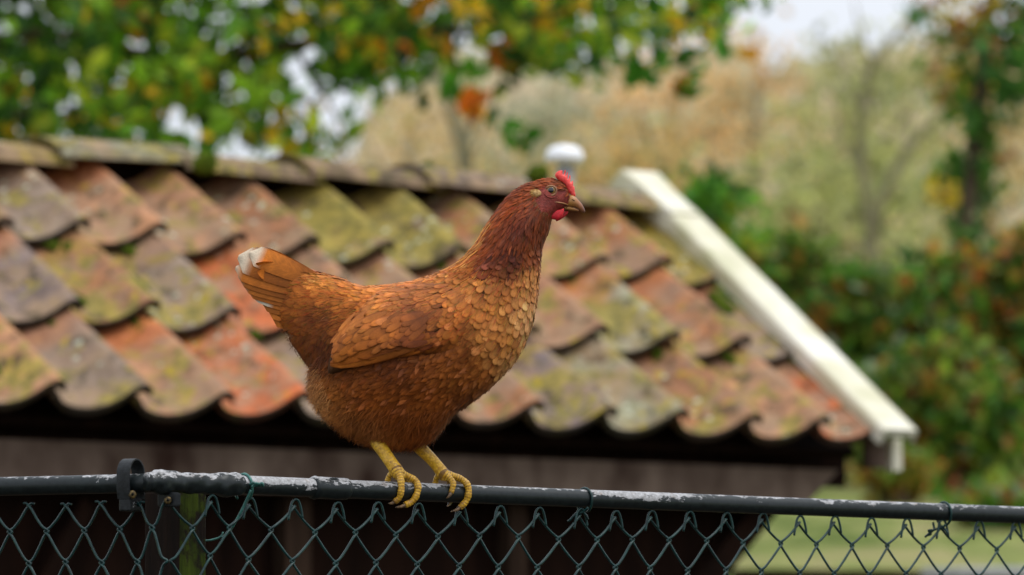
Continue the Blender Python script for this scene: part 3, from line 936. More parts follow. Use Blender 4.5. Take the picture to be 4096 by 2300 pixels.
t = NT('brass'); M_BRASS = t.done(t.bsdf(t.ramp(t.noise(t.pos(), 300), [(.35, s2l((46, 38, 24))), (.7, s2l((112, 92, 50)))]), .45, .5, 0.6))
t = NT('black_strap'); M_STRAP = t.done(t.bsdf(t.ramp(t.noise(t.pos(), 140, 5), [(.3, (.005, .006, .007)), (.7, (.02, .023, .026))]), .5, .25, nrm=t.bump(t.noise(t.pos(), 260, 4), .5, .001)))
t = NT('black_hole'); M_BLACK = t.done(t.bsdf((.004, .004, .004), .8, .1))

AR, AL = R(38), R(22)
A0 = at(1700, 1972, YH)
def up_px(py): return (1150.0 - py) / FPX
def line_s(px, py, P, c, sn):
    r = (px - 2048.0) / FPX / (_ca - up_px(py) * _sa)
    return (r * P.y - P.x) / (c - r * sn)
ry_px = ([-200, 640, 985, 1400, 2000, 3100, 4096, 4900], [1897, 1929, 1940, 1957, 1981, 2023, 2061, 2091])
def rail_r(px):
    py = np.interp(px, *ry_px)
    s_ = line_s(px, py, A0, math.cos(AR), math.sin(AR))
    return at(px, py, A0.y + s_ * math.sin(AR))
CORNER = rail_r(640)
ly_px = ([-900, 0, 501, 640, 800], [1966, 1946, 1935, 1930, 1926])
def rail_l(px):
    py = np.interp(px, *ly_px)
    s_ = line_s(px, py, CORNER, -math.cos(AL), math.sin(AL))
    return at(px, py, CORNER.y + s_ * math.sin(AL))
NR = Vector((math.sin(AR), -math.cos(AR), 0))       # towards the camera
NL = Vector((-math.sin(AL), -math.cos(AL), 0))
RR = 0.0115
fence_base = Vector((CORNER.x, CORNER.y, 0))
FENCE = empty('chain_link_fence', fence_base, 'green chain link fence with a flaking dark top rail under the hen', 'fence')
def fpart(name, V, Fc, mat, parent=None, smooth=True, fuv=None):
    return obj(name, mesh(name, rel(V, fence_base), Fc, smooth, fuv=fuv), mat, parent or FENCE)

def lathe(name, fn, stations, wear, sides=28, mat=None, rough=0.0, seed=0):
    """rail piece: stations of (px, radius factor)"""
    pts = [fn(px) for px, k in stations]
    rad = [RR * k for px, k in stations]
    V, Fc = tube(pts, rad, sides)
    if rough:
        V = [v + (v - pts[i // sides]) * rough * mnoise.noise(v * 90 + Vector((seed, 0, 0))) for i, v in enumerate(V)]
    fu = [(wear(stations[i // sides][0]) if callable(wear) else wear, 0, 0) for i in range(len(V))]
    return fpart(name, V, Fc, mat or M_RAIL, None, True, fu)
def wear_r(px):
    return float(np.interp(px, [600, 960, 985, 1240, 1390, 1480, 1700, 1850, 2100, 3100, 4096], [.0, .03, .27, .25, .12, .12, .04, -.09, -.01, .02, .03]))
lathe('rail', rail_r, [(px, 1.0) for px in np.linspace(700, 4800, 140)], wear_r)
lathe('rail', rail_l, [(px, 1.0) for px in np.linspace(-850, 660, 50)], -.12)
lathe('sleeve', rail_r, [(px, k) for px, k in zip(*[list(np.linspace(590, 968, 64)), list(np.interp(np.linspace(590, 968, 64), [590, 612, 620, 640, 675, 700, 715, 840, 865, 885, 920, 950, 960, 968], [.99, 1.0, 1.18, 1.32, 1.26, 1.12, 1.08, 1.07, 1.1, 1.24, 1.26, 1.2, 1.13, .9]))])], .05, rough=.16, seed=3)
lathe('collar', rail_r, [(1246, .95), (1250, 1.2), (1258, 1.28), (1268, 1.22), (1300, 1.2), (1355, 1.18), (1372, 1.2), (1384, 1.16), (1390, 1.0)], .04, rough=.03, seed=5)

# mesh of interlocking zigzag wires
WR = 0.00165
def wire_set(colpx, railfn, nrm, topoff, right_front, hook, rows=46, h0=.0305, h=.0368):
    """colpx: pixel columns of the peaks"""
    P3 = [railfn(px) for px in colpx]
    cols = []
    for i, p_ in enumerate(P3):
        q = p_.copy(); q.z -= topoff(colpx[i])
        cols.append(q)
        if i + 1 < len(P3):
            m_ = (p_ + P3[i + 1]) / 2; m_.z -= (topoff(colpx[i]) + topoff(colpx[i + 1])) / 2
            cols.append(m_)
    along = (P3[-1] - P3[0]); along.z = 0; along.normalize()
    if colpx[0] > colpx[-1]: pass
    def zrow(r): return 0.0 if r == 0 else -(h0 + (r - 1) * h)
    rg_ = random.Random(11)
    jit = {}
    def node(c, r):
        if (c, r) not in jit: jit[(c, r)] = (rg_.uniform(-.0012, .0012), rg_.uniform(-.0014, .0014))
        j = jit[(c, r)]
        return cols[c] + along * j[0] + Vector((0, 0, zrow(r) + j[1]))
    d = .0021
    for k in range(len(cols) - 1):
        pts = []
        lc, rc = k, k + 1
        first = lc if lc % 2 == 0 else rc
        c = first
        r = 0
        zmin = -(cols[k].z - 0.06)
        while r < rows and zrow(r) > zmin:
            nd = node(c, r)
            sgn = 1 if c == rc else -1          # which way the bend points
            # depth before and after the bend
            before = nrm * ((-d if c == rc else d) * (1 if right_front else -1))
            after = -before
            if r == 0:
                pts.append(nd + along * sgn * .0012 + after * .6)
                pts.append(nd - along * sgn * .0045 + Vector((0, 0, -.0052)) + after)
            else:
                pts.append(nd - along * sgn * .0040 + Vector((0, 0, .0052)) + before)
                pts.append(nd + along * sgn * .0019 + Vector((0, 0, .0012)))
                pts.append(nd + along * sgn * .0019 + Vector((0, 0, -.0012)))
                pts.append(nd - along * sgn * .0040 + Vector((0, 0, -.0052)) + after)
            c2 = rc if c == lc else lc
            nx_ = node(c2, r + 1)
            mid = (nd + nx_) / 2 + after * .9 + Vector((0, 0, -.0012))
            if r < 4: pts.append(mid)
            c = c2
            r += 1
        n_top = 40
        path = catmull(np.array([list(p_) for p_ in pts[:n_top]]), 3)
        V, Fc = tube([Vector(q) for q in path] + [Vector(q) for q in pts[n_top:]], WR, 7)
        if hook == 'loop' and first == rc:
            ap = node(rc, 0)
            u_ = [(-.0105, -.018), (-.0088, -.010), (-.0064, .0005), (-.0035, .0058), (.0008, .0078), (.005, .0056), (.0078, -.001), (.0098, -.0085), (.0108, -.0145)]
            up_ = [ap + along * a + Vector((0, 0, b)) + nrm * .0032 for a, b in u_]
            tube([Vector(q) for q in catmull(np.array([list(q) for q in up_]), 3)], WR * .95, 7, V=V, Fc=Fc)
        if hook == 'barb':
            ap = node(first, 0)
            sg = 1 if first == rc else -1
            tube([ap - along * sg * .002 + Vector((0, 0, -.002)), ap + along * sg * .0035 + Vector((0, 0, .002)), ap + along * sg * .0075 + Vector((0, 0, .0028 - .002 * rg_.random()))], WR * .9, 6, V=V, Fc=Fc)
        fpart('wire', V, Fc, M_WIRE)
peaks_r = [690, 844, 994, 1173, 1342, 1503, 1670, 1839, 1996, 2152, 2316, 2459, 2602, 2751, 2903, 3046, 3196, 3336, 3477, 3620, 3765, 3912, 4058, 4204, 4350]
peaks_l = [-320, -174, -30, 116, 265, 407, 555, 660]
def top_r(px): return float(np.interp(px, [690, 844, 1000, 1500, 2000, 3046, 4058], [88, 66, 76, 76, 73, 62, 54])) / 3200.
wire_set(peaks_r, rail_r, NR, top_r, True, 'loop')
wire_set(peaks_l, rail_l, NL, lambda px: .0235, False, 'barb', h0=.0315, h=.0395)

# ties round the rail
def tie(px, rr, mat, slant, tail, name='tie_wire'):
    c0 = rail_r(px)
    ax = (rail_r(px + 60) - rail_r(px - 60)).normalized()
    V, Fc = [], []
    pts = []
    for k in range(26):
        an = R(250) - R(330) * k / 25
        q = c0 + (NR * math.cos(an) + UP * math.sin(an)) * (RR * 1.0 + rr * 1.1) + ax * slant * (k / 25 - .5)
        q.z -= .004 * max(0, -math.sin(an))
        pts.append(q)
    tube(pts, rr, 8, V=V, Fc=Fc)
    for tl in tail:
        tube([Vector(q) for q in catmull(np.array([list(at(a, b, c0.y + dy)) for a, b, dy in tl]), 4)], rr * .95, 7, V=V, Fc=Fc)
    return fpart(name, V, Fc, mat)
tie(2338, .0016, M_WIRE, .006, [[(2352, 2030, -.012), (2330, 2048, -.008), (2300, 2060, -.006), (2282, 2078, -.006)], [(2322, 2040, -.006), (2300, 2058, -.01), (2280, 2080, -.01), (2272, 2084, -.008)], [(2330, 2044, -.008), (2345, 2062, -.006), (2352, 2078, -.004)]])
tie(3775, .0017, M_WIRE, .005, [[(3782, 2098, -.012), (3770, 2110, -.01), (3740, 2118, -.008), (3722, 2130, -.01), (3700, 2148, -.006)], [(3732, 2090, -.006), (3736, 2118, -.010), (3714, 2122, -.012), (3724, 2136, -.006), (3706, 2142, -.006)], [(3766, 2104, -.006), (3784, 2122, -.006), (3790, 2132, -.006)]])
c_ = rail_r(985).y
tie(975, .0017, M_TIE, .012, [[(1004, 1960, -.014), (990, 1990, -.012), (972, 2030, -.010), (946, 2080, -.008), (918, 2125, -.004), (890, 2150, -.002)], [(1000, 1938, -.014), (1014, 1930, -.017), (1026, 1944, -.013), (1036, 1934, -.017), (1048, 1942, -.013), (1052, 1932, -.014)], [(1004, 1946, -.014), (1014, 1945, -.013), (1026, 1932, -.017), (1036, 1944, -.013), (1046, 1932, -.017), (1053, 1944, -.013)]])
V, Fc = tube([Vector(q) for q in catmull(np.array([list(at(a, b, 6.98)) for a, b in [(800, 2161), (830, 2162), (858, 2157), (884, 2146), (893, 2128)]]), 4)], .0013, 6)
fpart('tie_end', V, Fc, M_TIE)

# strap clamp standing up from the left rail, with its brass screws
def clamp():
    axl = Vector((math.cos(R(28)), -math.sin(R(28)), 0)); NL = Vector((-math.sin(R(28)), -math.cos(R(28)), 0))
    c0 = rail_l(526)
    prof = [(.0150, -.019), (.0172, -.008), (.0176, .006), (.0166, .018), (.0128, .0265), (.0060, .0315), (-.0015, .032), (-.0090, .0275), (-.0136, .0190), (-.0150, .006), (-.0146, -.008), (-.0130, -.019)]
    pr = catmull(np.array(prof), 3)
    inn = []
    for i, q in enumerate(pr):
        a = pr[max(i - 1, 0)]; b = pr[min(i + 1, len(pr) - 1)]
        tg = (b - a) / np.linalg.norm(b - a)
        inn.append(q - np.array([-tg[1], tg[0]]) * -.0026 * -1)
    V, Fc = [], []
    n_ = len(pr)
    for off in (-.009, .009):
        for ring_ in (pr, inn):
            for a, b in ring_: V.append(c0 + NL * a + UP * (b * (.86 if b > 0 else 1)) + axl * off)
    for i in range(n_ - 1):
        Fc += [(i, i + 1, n_ + i + 1, n_ + i), (2 * n_ + i, 3 * n_ + i, 3 * n_ + i + 1, 2 * n_ + i + 1), (i, 2 * n_ + i, 2 * n_ + i + 1, i + 1), (n_ + i, n_ + i + 1, 3 * n_ + i + 1, 3 * n_ + i)]
    Fc += [(0, n_, 3 * n_, 2 * n_), (n_ - 1, 3 * n_ - 1, 4 * n_ - 1, 2 * n_ - 1)]
    cl = fpart('clamp', V, Fc, M_STRAP, smooth=False)
    bevel(cl.data, .0006, 2)
    # jaw below the rail
    V, Fc = box_pts(c0 + NL * .0165 - UP * .034 - axl * .008, axl * .016, -NL * .03, UP * .016)
    jaw = fpart('clamp_jaw', V, Fc, M_STRAP, cl, smooth=False); bevel(jaw.data, .003, 3)
    V, Fc = box_pts(rail_r(668) + NR * .0125 - UP * .030 - axl * .008, axl * .020, -NR * .022, UP * .018)
    jaw = fpart('clamp_jaw', V, Fc, M_STRAP, cl, smooth=False); bevel(jaw.data, .003, 3)
    for (px, py, dy, rr) in ((530, 1978, -.0185, .0050), (671, 2001, -.0135, .0046)):
        cc = at(px, py, (rail_l if px < 600 else rail_r)(px).y + dy)
        nrm = Vector((.1, -1, .05)).normalized()
        V, Fc = tube([cc - nrm * .004, cc + nrm * .0005, cc + nrm * .0012], [rr, rr, rr * .8], 18)
        sc_ = fpart('screw', V, Fc, M_BRASS, cl)
        V, Fc = tube([cc + nrm * .0003, cc + nrm * .0016], [rr * .38, rr * .38], 6)
        fpart('socket', V, Fc, M_BLACK, cl)
clamp()
# corner post of dark wood with an algae green face
def mat_post():
    t = NT('algae_wood')
    p = t.pos()
    n = t.noise(t.mapping(p, (6, 6, .6)), 16, 6, .65)
    a = t.noise(p, 26, 5, .65)
    c = t.ramp(n, [(.3, s2l((14, 9, 7))), (.7, s2l((36, 24, 17)))])
    nx_ = t.sep(t.normal())[0]
    g_ = t.math('MULTIPLY', t.mapr(nx_, .2, .5), t.mapr(a, .40, .56))
    c = t.mix(g_, c, t.ramp(n, [(.3, s2l((24, 34, 6))), (.7, s2l((66, 80, 14)))]))
    return t.done(t.bsdf(c, .85, .15, nrm=t.bump(n, .7, .004)))
pc = at(720, 1990, CORNER.y + .055)
ex = Vector((math.cos(R(28)), math.sin(R(28)), 0)); ey = Vector((-math.sin(R(28)), math.cos(R(28)), 0))
ex, ey = Vector((math.cos(R(55)), math.sin(R(55)), 0)), Vector((-math.sin(R(55)), math.cos(R(55)), 0))
topz = at(720, 1962, CORNER.y + .05).z
o0 = Vector((pc.x, pc.y, 0))
V, Fc = box_pts(o0, ex * .052, ey * .055, UP * topz)
po = fpart('post', V, Fc, mat_post(), smooth=False); bevel(po.data, .0025, 2)
# water drop hanging under the clamp
t = NT('water'); M_WATER = t.done(t.bsdf((1, 1, 1), .02, .5, Transmission_Weight=1.0, IOR=1.33))
V, Fc = ico(2, .0021)
dq = at(536, 2020, rail_l(530).y - .012)
fpart('water_drop', [dq + Vector((v.x, v.y, v.z * 1.35)) for v in V], Fc, M_WATER)

# ================================================================== HEN
S_ = FPX / (YH / _ca)        # about pixels per metre at the hen
PXM = 1.0 / 3200.0
def hp(px, py, w=0.0):
    """point of the hen: photo pixel in the hen's mid plane, w pixels towards the camera"""
    q = at(px, py, YH)
    q.y -= w * PXM
    return q
HB = rail_r(1700) + Vector((0, 0, RR))
HEN = empty('hen', HB, 'russet brown hen with white tail tips perched on the fence rail', 'hen')
def hpart(name, me_or_V, Fc=None, mat=None, parent=None, **kw):
    if Fc is not None:
        me = mesh(name, rel(me_or_V, HB), Fc, True, **kw)
    else:
        me = me_or_V
    return obj(name, me, mat, parent or HEN)

def in_poly(px, py, poly):
    x, y = np.asarray(px, float), np.asarray(py, float)
    res = np.zeros(x.shape, bool)
    n = len(poly)
    j = n - 1
    for i in range(n):
        xi, yi = poly[i]; xj, yj = poly[j]
        if yi != yj:
            cond = ((yi > y) != (yj > y)) & (x < (xj - xi) * (y - yi) / (yj - yi) + xi)
            res ^= cond
        j = i
    return res

def poisson(poly, step):
    lo = poly.min(0) - 3 * step; hi = poly.max(0) + 3 * step
    gx = np.arange(lo[0], hi[0], step); gy = np.arange(lo[1], hi[1], step)
    X, Y = np.meshgrid(gx, gy)
    M = in_poly(X, Y, poly)
    u = np.zeros(X.shape)
    f = 4.0 * step * step
    ii, jj = np.indices(X.shape)
    red = ((ii + jj) % 2 == 0) & M; blk = ((ii + jj) % 2 == 1) & M
    n = max(M.sum(0).max(), M.sum(1).max())
    om = 2 / (1 + math.sin(math.pi / (n * 0.8 + 2)))
    for it in range(int(3 * n) + 60):
        for cm in (red, blk):
            nb = np.zeros_like(u)
            nb[1:-1, 1:-1] = u[:-2, 1:-1] + u[2:, 1:-1] + u[1:-1, :-2] + u[1:-1, 2:]
            u = np.where(cm, u + om * ((nb + f) * 0.25 - u), u)
    def sample(px, py):
        fx = np.clip((np.asarray(px, float) - gx[0]) / step, 0, len(gx) - 1.001)
        fy = np.clip((np.asarray(py, float) - gy[0]) / step, 0, len(gy) - 1.001)
        i0, j0 = fx.astype(int), fy.astype(int)
        a, b = fx - i0, fy - j0
        return np.maximum(0, (u[j0, i0] * (1 - a) + u[j0, i0 + 1] * a) * (1 - b) + (u[j0 + 1, i0] * (1 - a) + u[j0 + 1, i0 + 1] * a) * b)
    return sample

def inflate(outline, step, kfun, wc=0.0, rings=(1.0, 3.0), sub=4, both=True):
    """rounded solid with the given side outline; returns verts (px, py, w), faces, w(px,py)"""
    poly = catmull(np.array(outline, float), sub, closed=True)
    sm = poisson(poly, step * 0.75)
    kf = kfun if callable(kfun) else (lambda x, y: kfun)
    def wf(px, py):
        return np.sqrt(sm(px, py)) * kf(np.asarray(px, float), np.asarray(py, float))
    pts = [tuple(p_) for p_ in poly]
    nb = len(pts)
    # inset rings
    nxt = np.roll(poly, -1, 0); prv = np.roll(poly, 1, 0)
    tg = nxt - prv; tg /= np.linalg.norm(tg, axis=1)[:, None] + 1e-9
    nm = np.stack([-tg[:, 1], tg[:, 0]], 1)
    if not in_poly(poly[:1, 0] + nm[:1, 0] * .5, poly[:1, 1] + nm[:1, 1] * .5, poly)[0]: nm = -nm
    allp = [poly]
    for d_ in rings:
        q = poly + nm * d_
        q = q[in_poly(q[:, 0], q[:, 1], poly)]
        allp.append(q)
    gx = np.arange(poly[:, 0].min(), poly[:, 0].max(), step); gy = np.arange(poly[:, 1].min(), poly[:, 1].max(), step)
    X, Y = np.meshgrid(gx, gy)
    X = X + (np.arange(len(gy)) % 2)[:, None] * step * .5
    ok = in_poly(X, Y, poly)
    q = np.stack([X[ok], Y[ok]], 1)
    dmin = np.min(np.linalg.norm(q[:, None] - poly[None, ::2], axis=2), axis=1)
    q = q[dmin > max(rings) + step * .35]
    allp.append(q)
    P = np.concatenate(allp)
    vs, es, fs, ov, oe, of = delaunay_2d_cdt([Vector((float(a), float(b))) for a, b in P], [(i, (i + 1) % nb) for i in range(nb)], [], 1, 0.01)
    vs = np.array([tuple(v) for v in vs])
    w = wf(vs[:, 0], vs[:, 1])
    d2 = np.min(np.linalg.norm(vs[:, None] - poly[None], axis=2), axis=1)
    bd = d2 < 0.05
    w[bd] = 0
    verts = [(a, b, wc + c) for (a, b), c in zip(vs, w)]
    faces = []
    for f in fs:
        a, b, c = [vs[i] for i in f[:3]]
        cr = (b[0] - a[0]) * (c[1] - a[1]) - (b[1] - a[1]) * (c[0] - a[0])
        faces.append(tuple(f) if cr < 0 else tuple(reversed(f)))
    fs = faces
    if both:
        mp = {}
        for i in range(len(vs)):
            if bd[i]: mp[i] = i
            else:
                mp[i] = len(verts); verts.append((vs[i, 0], vs[i, 1], wc - w[i]))
        faces = faces + [tuple(mp[i] for i in reversed(f)) for f in fs]
    return verts, faces, wf, poly

# ---- body: one continuous mesh from tail root to head
BODY = [(1112, 1064), (1163, 1062), (1228, 1084), (1294, 1094), (1373, 1117), (1412, 1136), (1458, 1145), (1524, 1143), (1623, 1130), (1688, 1114), (1754, 1092), (1820, 1058), (1866, 1018), (1905, 970), (1938, 912), (1968, 868), (1996, 828), (2022, 796), (2055, 764), (2095, 740), (2135, 727), (2173, 716), (2205, 714), (2235, 722), (2258, 738), (2274, 762), (2282, 786), (2282, 806), (2274, 824), (2254, 838), (2232, 852), (2213, 872), (2202, 900), (2190, 935), (2176, 968), (2166, 1000), (2160, 1050), (2156, 1110), (2150, 1170), (2136, 1262), (2114, 1340), (2074, 1424), (2022, 1490), (1956, 1555), (1904, 1594), (1846, 1634), (1800, 1672), (1756, 1728), (1712, 1766), (1642, 1786), (1557, 1780), (1491, 1770), (1430, 1748), (1380, 1722), (1330, 1680), (1284, 1640), (1258, 1598), (1240, 1552), (1242, 1505), (1236, 1474), (1216, 1448), (1172, 1388), (1146, 1342), (1120, 1290), (1108, 1244), (1100, 1190), (1096, 1140), (1098, 1095)]
def kbody(x, y):
    k = np.full(x.shape, .62)
    k = np.where(x < 1450, np.interp(x, [1090, 1140, 1220, 1330, 1450], [.14, .24, .38, .54, .62]), k)
    neck = np.clip((1120 - y) / 160, 0, 1) * np.clip((x - 1780) / 100, 0, 1)
    k = k * (1 - neck) + .74 * neck
    head = np.clip((900 - y) / 90, 0, 1) * np.clip((x - 2040) / 80, 0, 1)
    k = k * (1 - head) + .60 * head
    low = np.clip((y - 1560) / 200, 0, 1)
    return k * (1 - .12 * low)
_b = np.array(BODY, float); _t = np.roll(_b, -1, 0) - np.roll(_b, 1, 0); _t /= np.linalg.norm(_t, axis=1)[:, None]
_n = np.stack([-_t[:, 1], _t[:, 0]], 1)          # inwards: the plumage adds its own thickness
BODY = [tuple(q) for q in _b + _n * 5.0]
bv, bf, BW, BPOLY = inflate(BODY, 11, kbody, rings=(1.5, 5.0), sub=3)

FACE = [(2140, 770), (2165, 752), (2195, 744), (2240, 752), (2262, 762), (2285, 775), (2305, 800), (2300, 830), (2262, 842), (2205, 862), (2178, 856), (2160, 846), (2146, 820), (2136, 795)]
face_poly = catmull(np.array(FACE, float), 4, True)
bcol, bmask = [], []
for (x, y, w) in bv:
    bcol.append((0.10, 0.035, 0.012))
fm = in_poly(np.array([v[0] for v in bv]), np.array([v[1] for v in bv]), face_poly).astype(float)
def mat_body():
    t = NT('hen_skin')
    p = t.pos()
    f = t.sep(t.attr('fuv', 'Vector'))[0]
    n = t.noise(p, 420, 5, .7); n2 = t.noise(p, 130, 4, .6)
    skin = t.ramp(n2, [(.3, s2l((96, 34, 26))), (.55, s2l((130, 48, 38))), (.75, s2l((164, 72, 60)))])
    skin = t.mix(t.mapr(n, .56, .66), skin, s2l((84, 32, 22)))
    c = t.mix(t.mapr(f, .3, .7), t.ramp(n, [(.3, (.14, .05, .016)), (.7, (.24, .09, .03))]), skin)
    return t.done(t.bsdf(c, .6, .3, nrm=t.bump(t.math('ADD', n, n2), .7, .0015), Subsurface_Weight=0.05))
M_BODY = mat_body()
BV3 = [hp(*v) for v in bv]
body = hpart('body', BV3, bf, M_BODY, fuv=[(a, 0, 0) for a in fm])

# ---- wings: shells lying on the flanks
WING = [(1314, 1508), (1315, 1458), (1334, 1399), (1373, 1347), (1419, 1294), (1458, 1242), (1491, 1202), (1544, 1169), (1623, 1150), (1721, 1140), (1820, 1150), (1872, 1196), (1890, 1261), (1880, 1327), (1846, 1386), (1774, 1419), (1688, 1432), (1609, 1439), (1524, 1458), (1426, 1485), (1360, 1504)]
wing_poly = catmull(np.array(WING, float), 4, True)
def seg_dist(px, py, poly):
    A = poly; B = np.roll(poly, -1, 0)
    P = np.stack([np.asarray(px, float).ravel(), np.asarray(py, float).ravel()], 1)
    AB = B - A
    t_ = np.clip(np.einsum('nij,ij->ni', P[:, None] - A[None], AB) / (np.sum(AB * AB, 1) + 1e-9), 0, 1)
    return np.min(np.linalg.norm(P[:, None] - (A[None] + t_[..., None] * AB[None]), axis=2), axis=1)
def wing_t(px, py):
    d_ = seg_dist(px, py, wing_poly)
    T = np.interp(px, [1314, 1500, 1700, 1890], [44, 44, 34, 12])
    wid = np.interp(py - np.interp(px, [1314, 1890], [1430, 1200]), [-60, 40], [60, 10])
    wid = np.maximum(wid, np.interp(px, [1700, 1880], [0, 110]))
    return T * (1 - np.exp(-d_ / wid * 1.6))
gx = np.arange(1300, 1900, 13.0); gy = np.arange(1130, 1520, 13.0)
X, Y = np.meshgrid(gx, gy); ok = in_poly(X, Y, wing_poly); q = np.stack([X[ok], Y[ok]], 1)
q = q[seg_dist(q[:, 0], q[:, 1], wing_poly) > 6]
nb = len(wing_poly)
vs, es, fs, _, _, _ = delaunay_2d_cdt([Vector((float(a), float(b))) for a, b in np.concatenate([wing_poly, q])], [(i, (i + 1) % nb) for i in range(nb)], [], 1, .01)
vs = np.array([tuple(v) for v in vs])
fs = [tuple(f) if ((vs[f[1]][0] - vs[f[0]][0]) * (vs[f[2]][1] - vs[f[0]][1]) - (vs[f[1]][1] - vs[f[0]][1]) * (vs[f[2]][0] - vs[f[0]][0])) < 0 else tuple(reversed(f)) for f in fs]
tw = wing_t(vs[:, 0], vs[:, 1]); bwv = BW(vs[:, 0], vs[:, 1])
M_UNDER = mat_simple('underplumage', (.05, .02, .008), (.11, .045, .018), 200, .8, .1)
WINGS = {}
for sd in (1, -1):
    V = [hp(x, y, sd * (b + t_ + 1.5)) for (x, y), b, t_ in zip(vs, bwv, tw)] + [hp(x, y, sd * (b - 22)) for (x, y), b in zip(vs, bwv)]
    n_ = len(vs)
    Fc = [tuple(f) if sd > 0 else tuple(reversed(f)) for f in fs] + [tuple(n_ + i for i in (reversed(f) if sd > 0 else f)) for f in fs]
    edge = {}
    for f in fs:
        for a, b in zip(f, list(f[1:]) + [f[0]]):
            edge[(a, b)] = 1
    for (a, b) in list(edge):
        if (b, a) not in edge: Fc.append((b, a, n_ + a, n_ + b) if sd > 0 else (a, b, n_ + b, n_ + a))
    WINGS[sd] = hpart('wing', V, Fc, M_UNDER)

def make_bvh(V, Fc): return BVHTree.FromPolygons([Vector(v) for v in V], Fc)
BVH_B = make_bvh(BV3, bf)
BVH_W = {}
for sd in (1, -1):
    me = WINGS[sd].data
    BVH_W[sd] = make_bvh([v.co + HB for v in me.vertices], [tuple(p_.vertices) for p_ in me.polygons])

# ---- feather flow, colour and size fields
def idw(ctrl, px, py, pw=3.0):
    P = np.array([c[:2] for c in ctrl], float); Vv = np.array([c[2:] for c in ctrl], float)
    d_ = np.hypot(P[:, 0] - px, P[:, 1] - py) + 12
    w = d_ ** -pw
    return (w[:, None] * Vv).sum(0) / w.sum()
DIR_B = [(2180, 720, -1, .15), (2240, 745, -.9, .3), (2060, 800, -.75, .65), (1960, 900, -.55, .85), (2080, 900, -.4, .92), (2190, 930, -.1, 1), (1900, 1030, -.75, .6), (1990, 1050, -.62, .78), (2100, 1020, -.25, .97), (2150, 1000, -.05, 1),
         (2140, 1150, -.08, 1), (2100, 1300, -.3, .95), (2030, 1430, -.55, .83), (1950, 1540, -.8, .6), (1970, 1250, -.45, .9), (1980, 1130, -.5, .86), (1900, 1400, -.7, .7), (1800, 1120, -.9, .4),
         (1700, 1120, -1, .12), (1550, 1150, -1, .03), (1420, 1160, -1, -.1), (1300, 1120, -.93, -.36), (1150, 1070, -.9, -.42), (1020, 1040, -.93, -.32), (1080, 1180, -.97, -.02), (1250, 1200, -.98, -.1), (1150, 1300, -.9, .35), (1200, 1400, -.75, .65), (1290, 1420, -.6, .8), (1400, 1250, -.95, .2),
         (1400, 1560, -.75, .65), (1600, 1530, -.82, .57), (1800, 1480, -.85, .5), (1850, 1580, -.8, .6), (1500, 1720, -.45, .9), (1650, 1740, -.4, .9), (1300, 1600, -.7, .7), (1260, 1520, -.75, .6)]
DIR_W = [(1850, 1200, -.65, .75), (1850, 1330, -.75, .65), (1700, 1160, -.95, .3), (1700, 1280, -.82, .57), (1560, 1190, -.9, .42), (1600, 1320, -.85, .53), (1450, 1280, -.75, .66), (1500, 1400, -.93, .36), (1350, 1440, -.8, .6), (1700, 1400, -.96, .26)]
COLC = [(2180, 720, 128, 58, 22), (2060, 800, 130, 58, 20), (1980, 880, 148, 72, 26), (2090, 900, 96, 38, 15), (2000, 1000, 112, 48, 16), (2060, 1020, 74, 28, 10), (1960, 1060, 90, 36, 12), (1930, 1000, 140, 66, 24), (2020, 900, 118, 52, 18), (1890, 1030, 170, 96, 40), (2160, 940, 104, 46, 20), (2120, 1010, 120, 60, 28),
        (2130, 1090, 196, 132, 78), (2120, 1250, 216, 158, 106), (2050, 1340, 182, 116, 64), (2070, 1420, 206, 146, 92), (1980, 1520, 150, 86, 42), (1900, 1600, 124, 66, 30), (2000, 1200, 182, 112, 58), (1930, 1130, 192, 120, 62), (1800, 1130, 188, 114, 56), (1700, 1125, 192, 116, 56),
        (1500, 1150, 186, 110, 46), (1350, 1110, 200, 126, 64), (1440, 1200, 164, 92, 38), (1150, 1080, 194, 118, 52), (1100, 1150, 166, 94, 40), (1250, 1200, 162, 90, 40), (1150, 1280, 138, 74, 30), (1230, 1400, 108, 54, 20), (1300, 1290, 118, 60, 23), (1300, 1400, 92, 44, 16), (1190, 1200, 158, 88, 38),  # tones behind the wing darkened to carry the shade beside its rear edge
        (1350, 1560, 158, 92, 46), (1500, 1580, 136, 72, 32), (1700, 1530, 130, 68, 29), (1850, 1450, 132, 72, 32), (1500, 1740, 150, 90, 50), (1700, 1720, 124, 64, 28), (1270, 1620, 190, 136, 90), (1600, 1650, 130, 68, 30), (1400, 1480, 120, 62, 26), (1600, 1460, 112, 56, 24)]  # flank and under-wing tones darkened to carry body and wing shade
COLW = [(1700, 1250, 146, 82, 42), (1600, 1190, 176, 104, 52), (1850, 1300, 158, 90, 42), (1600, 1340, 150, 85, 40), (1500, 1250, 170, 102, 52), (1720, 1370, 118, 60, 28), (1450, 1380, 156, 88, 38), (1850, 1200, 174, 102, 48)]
GAIN = 1.18

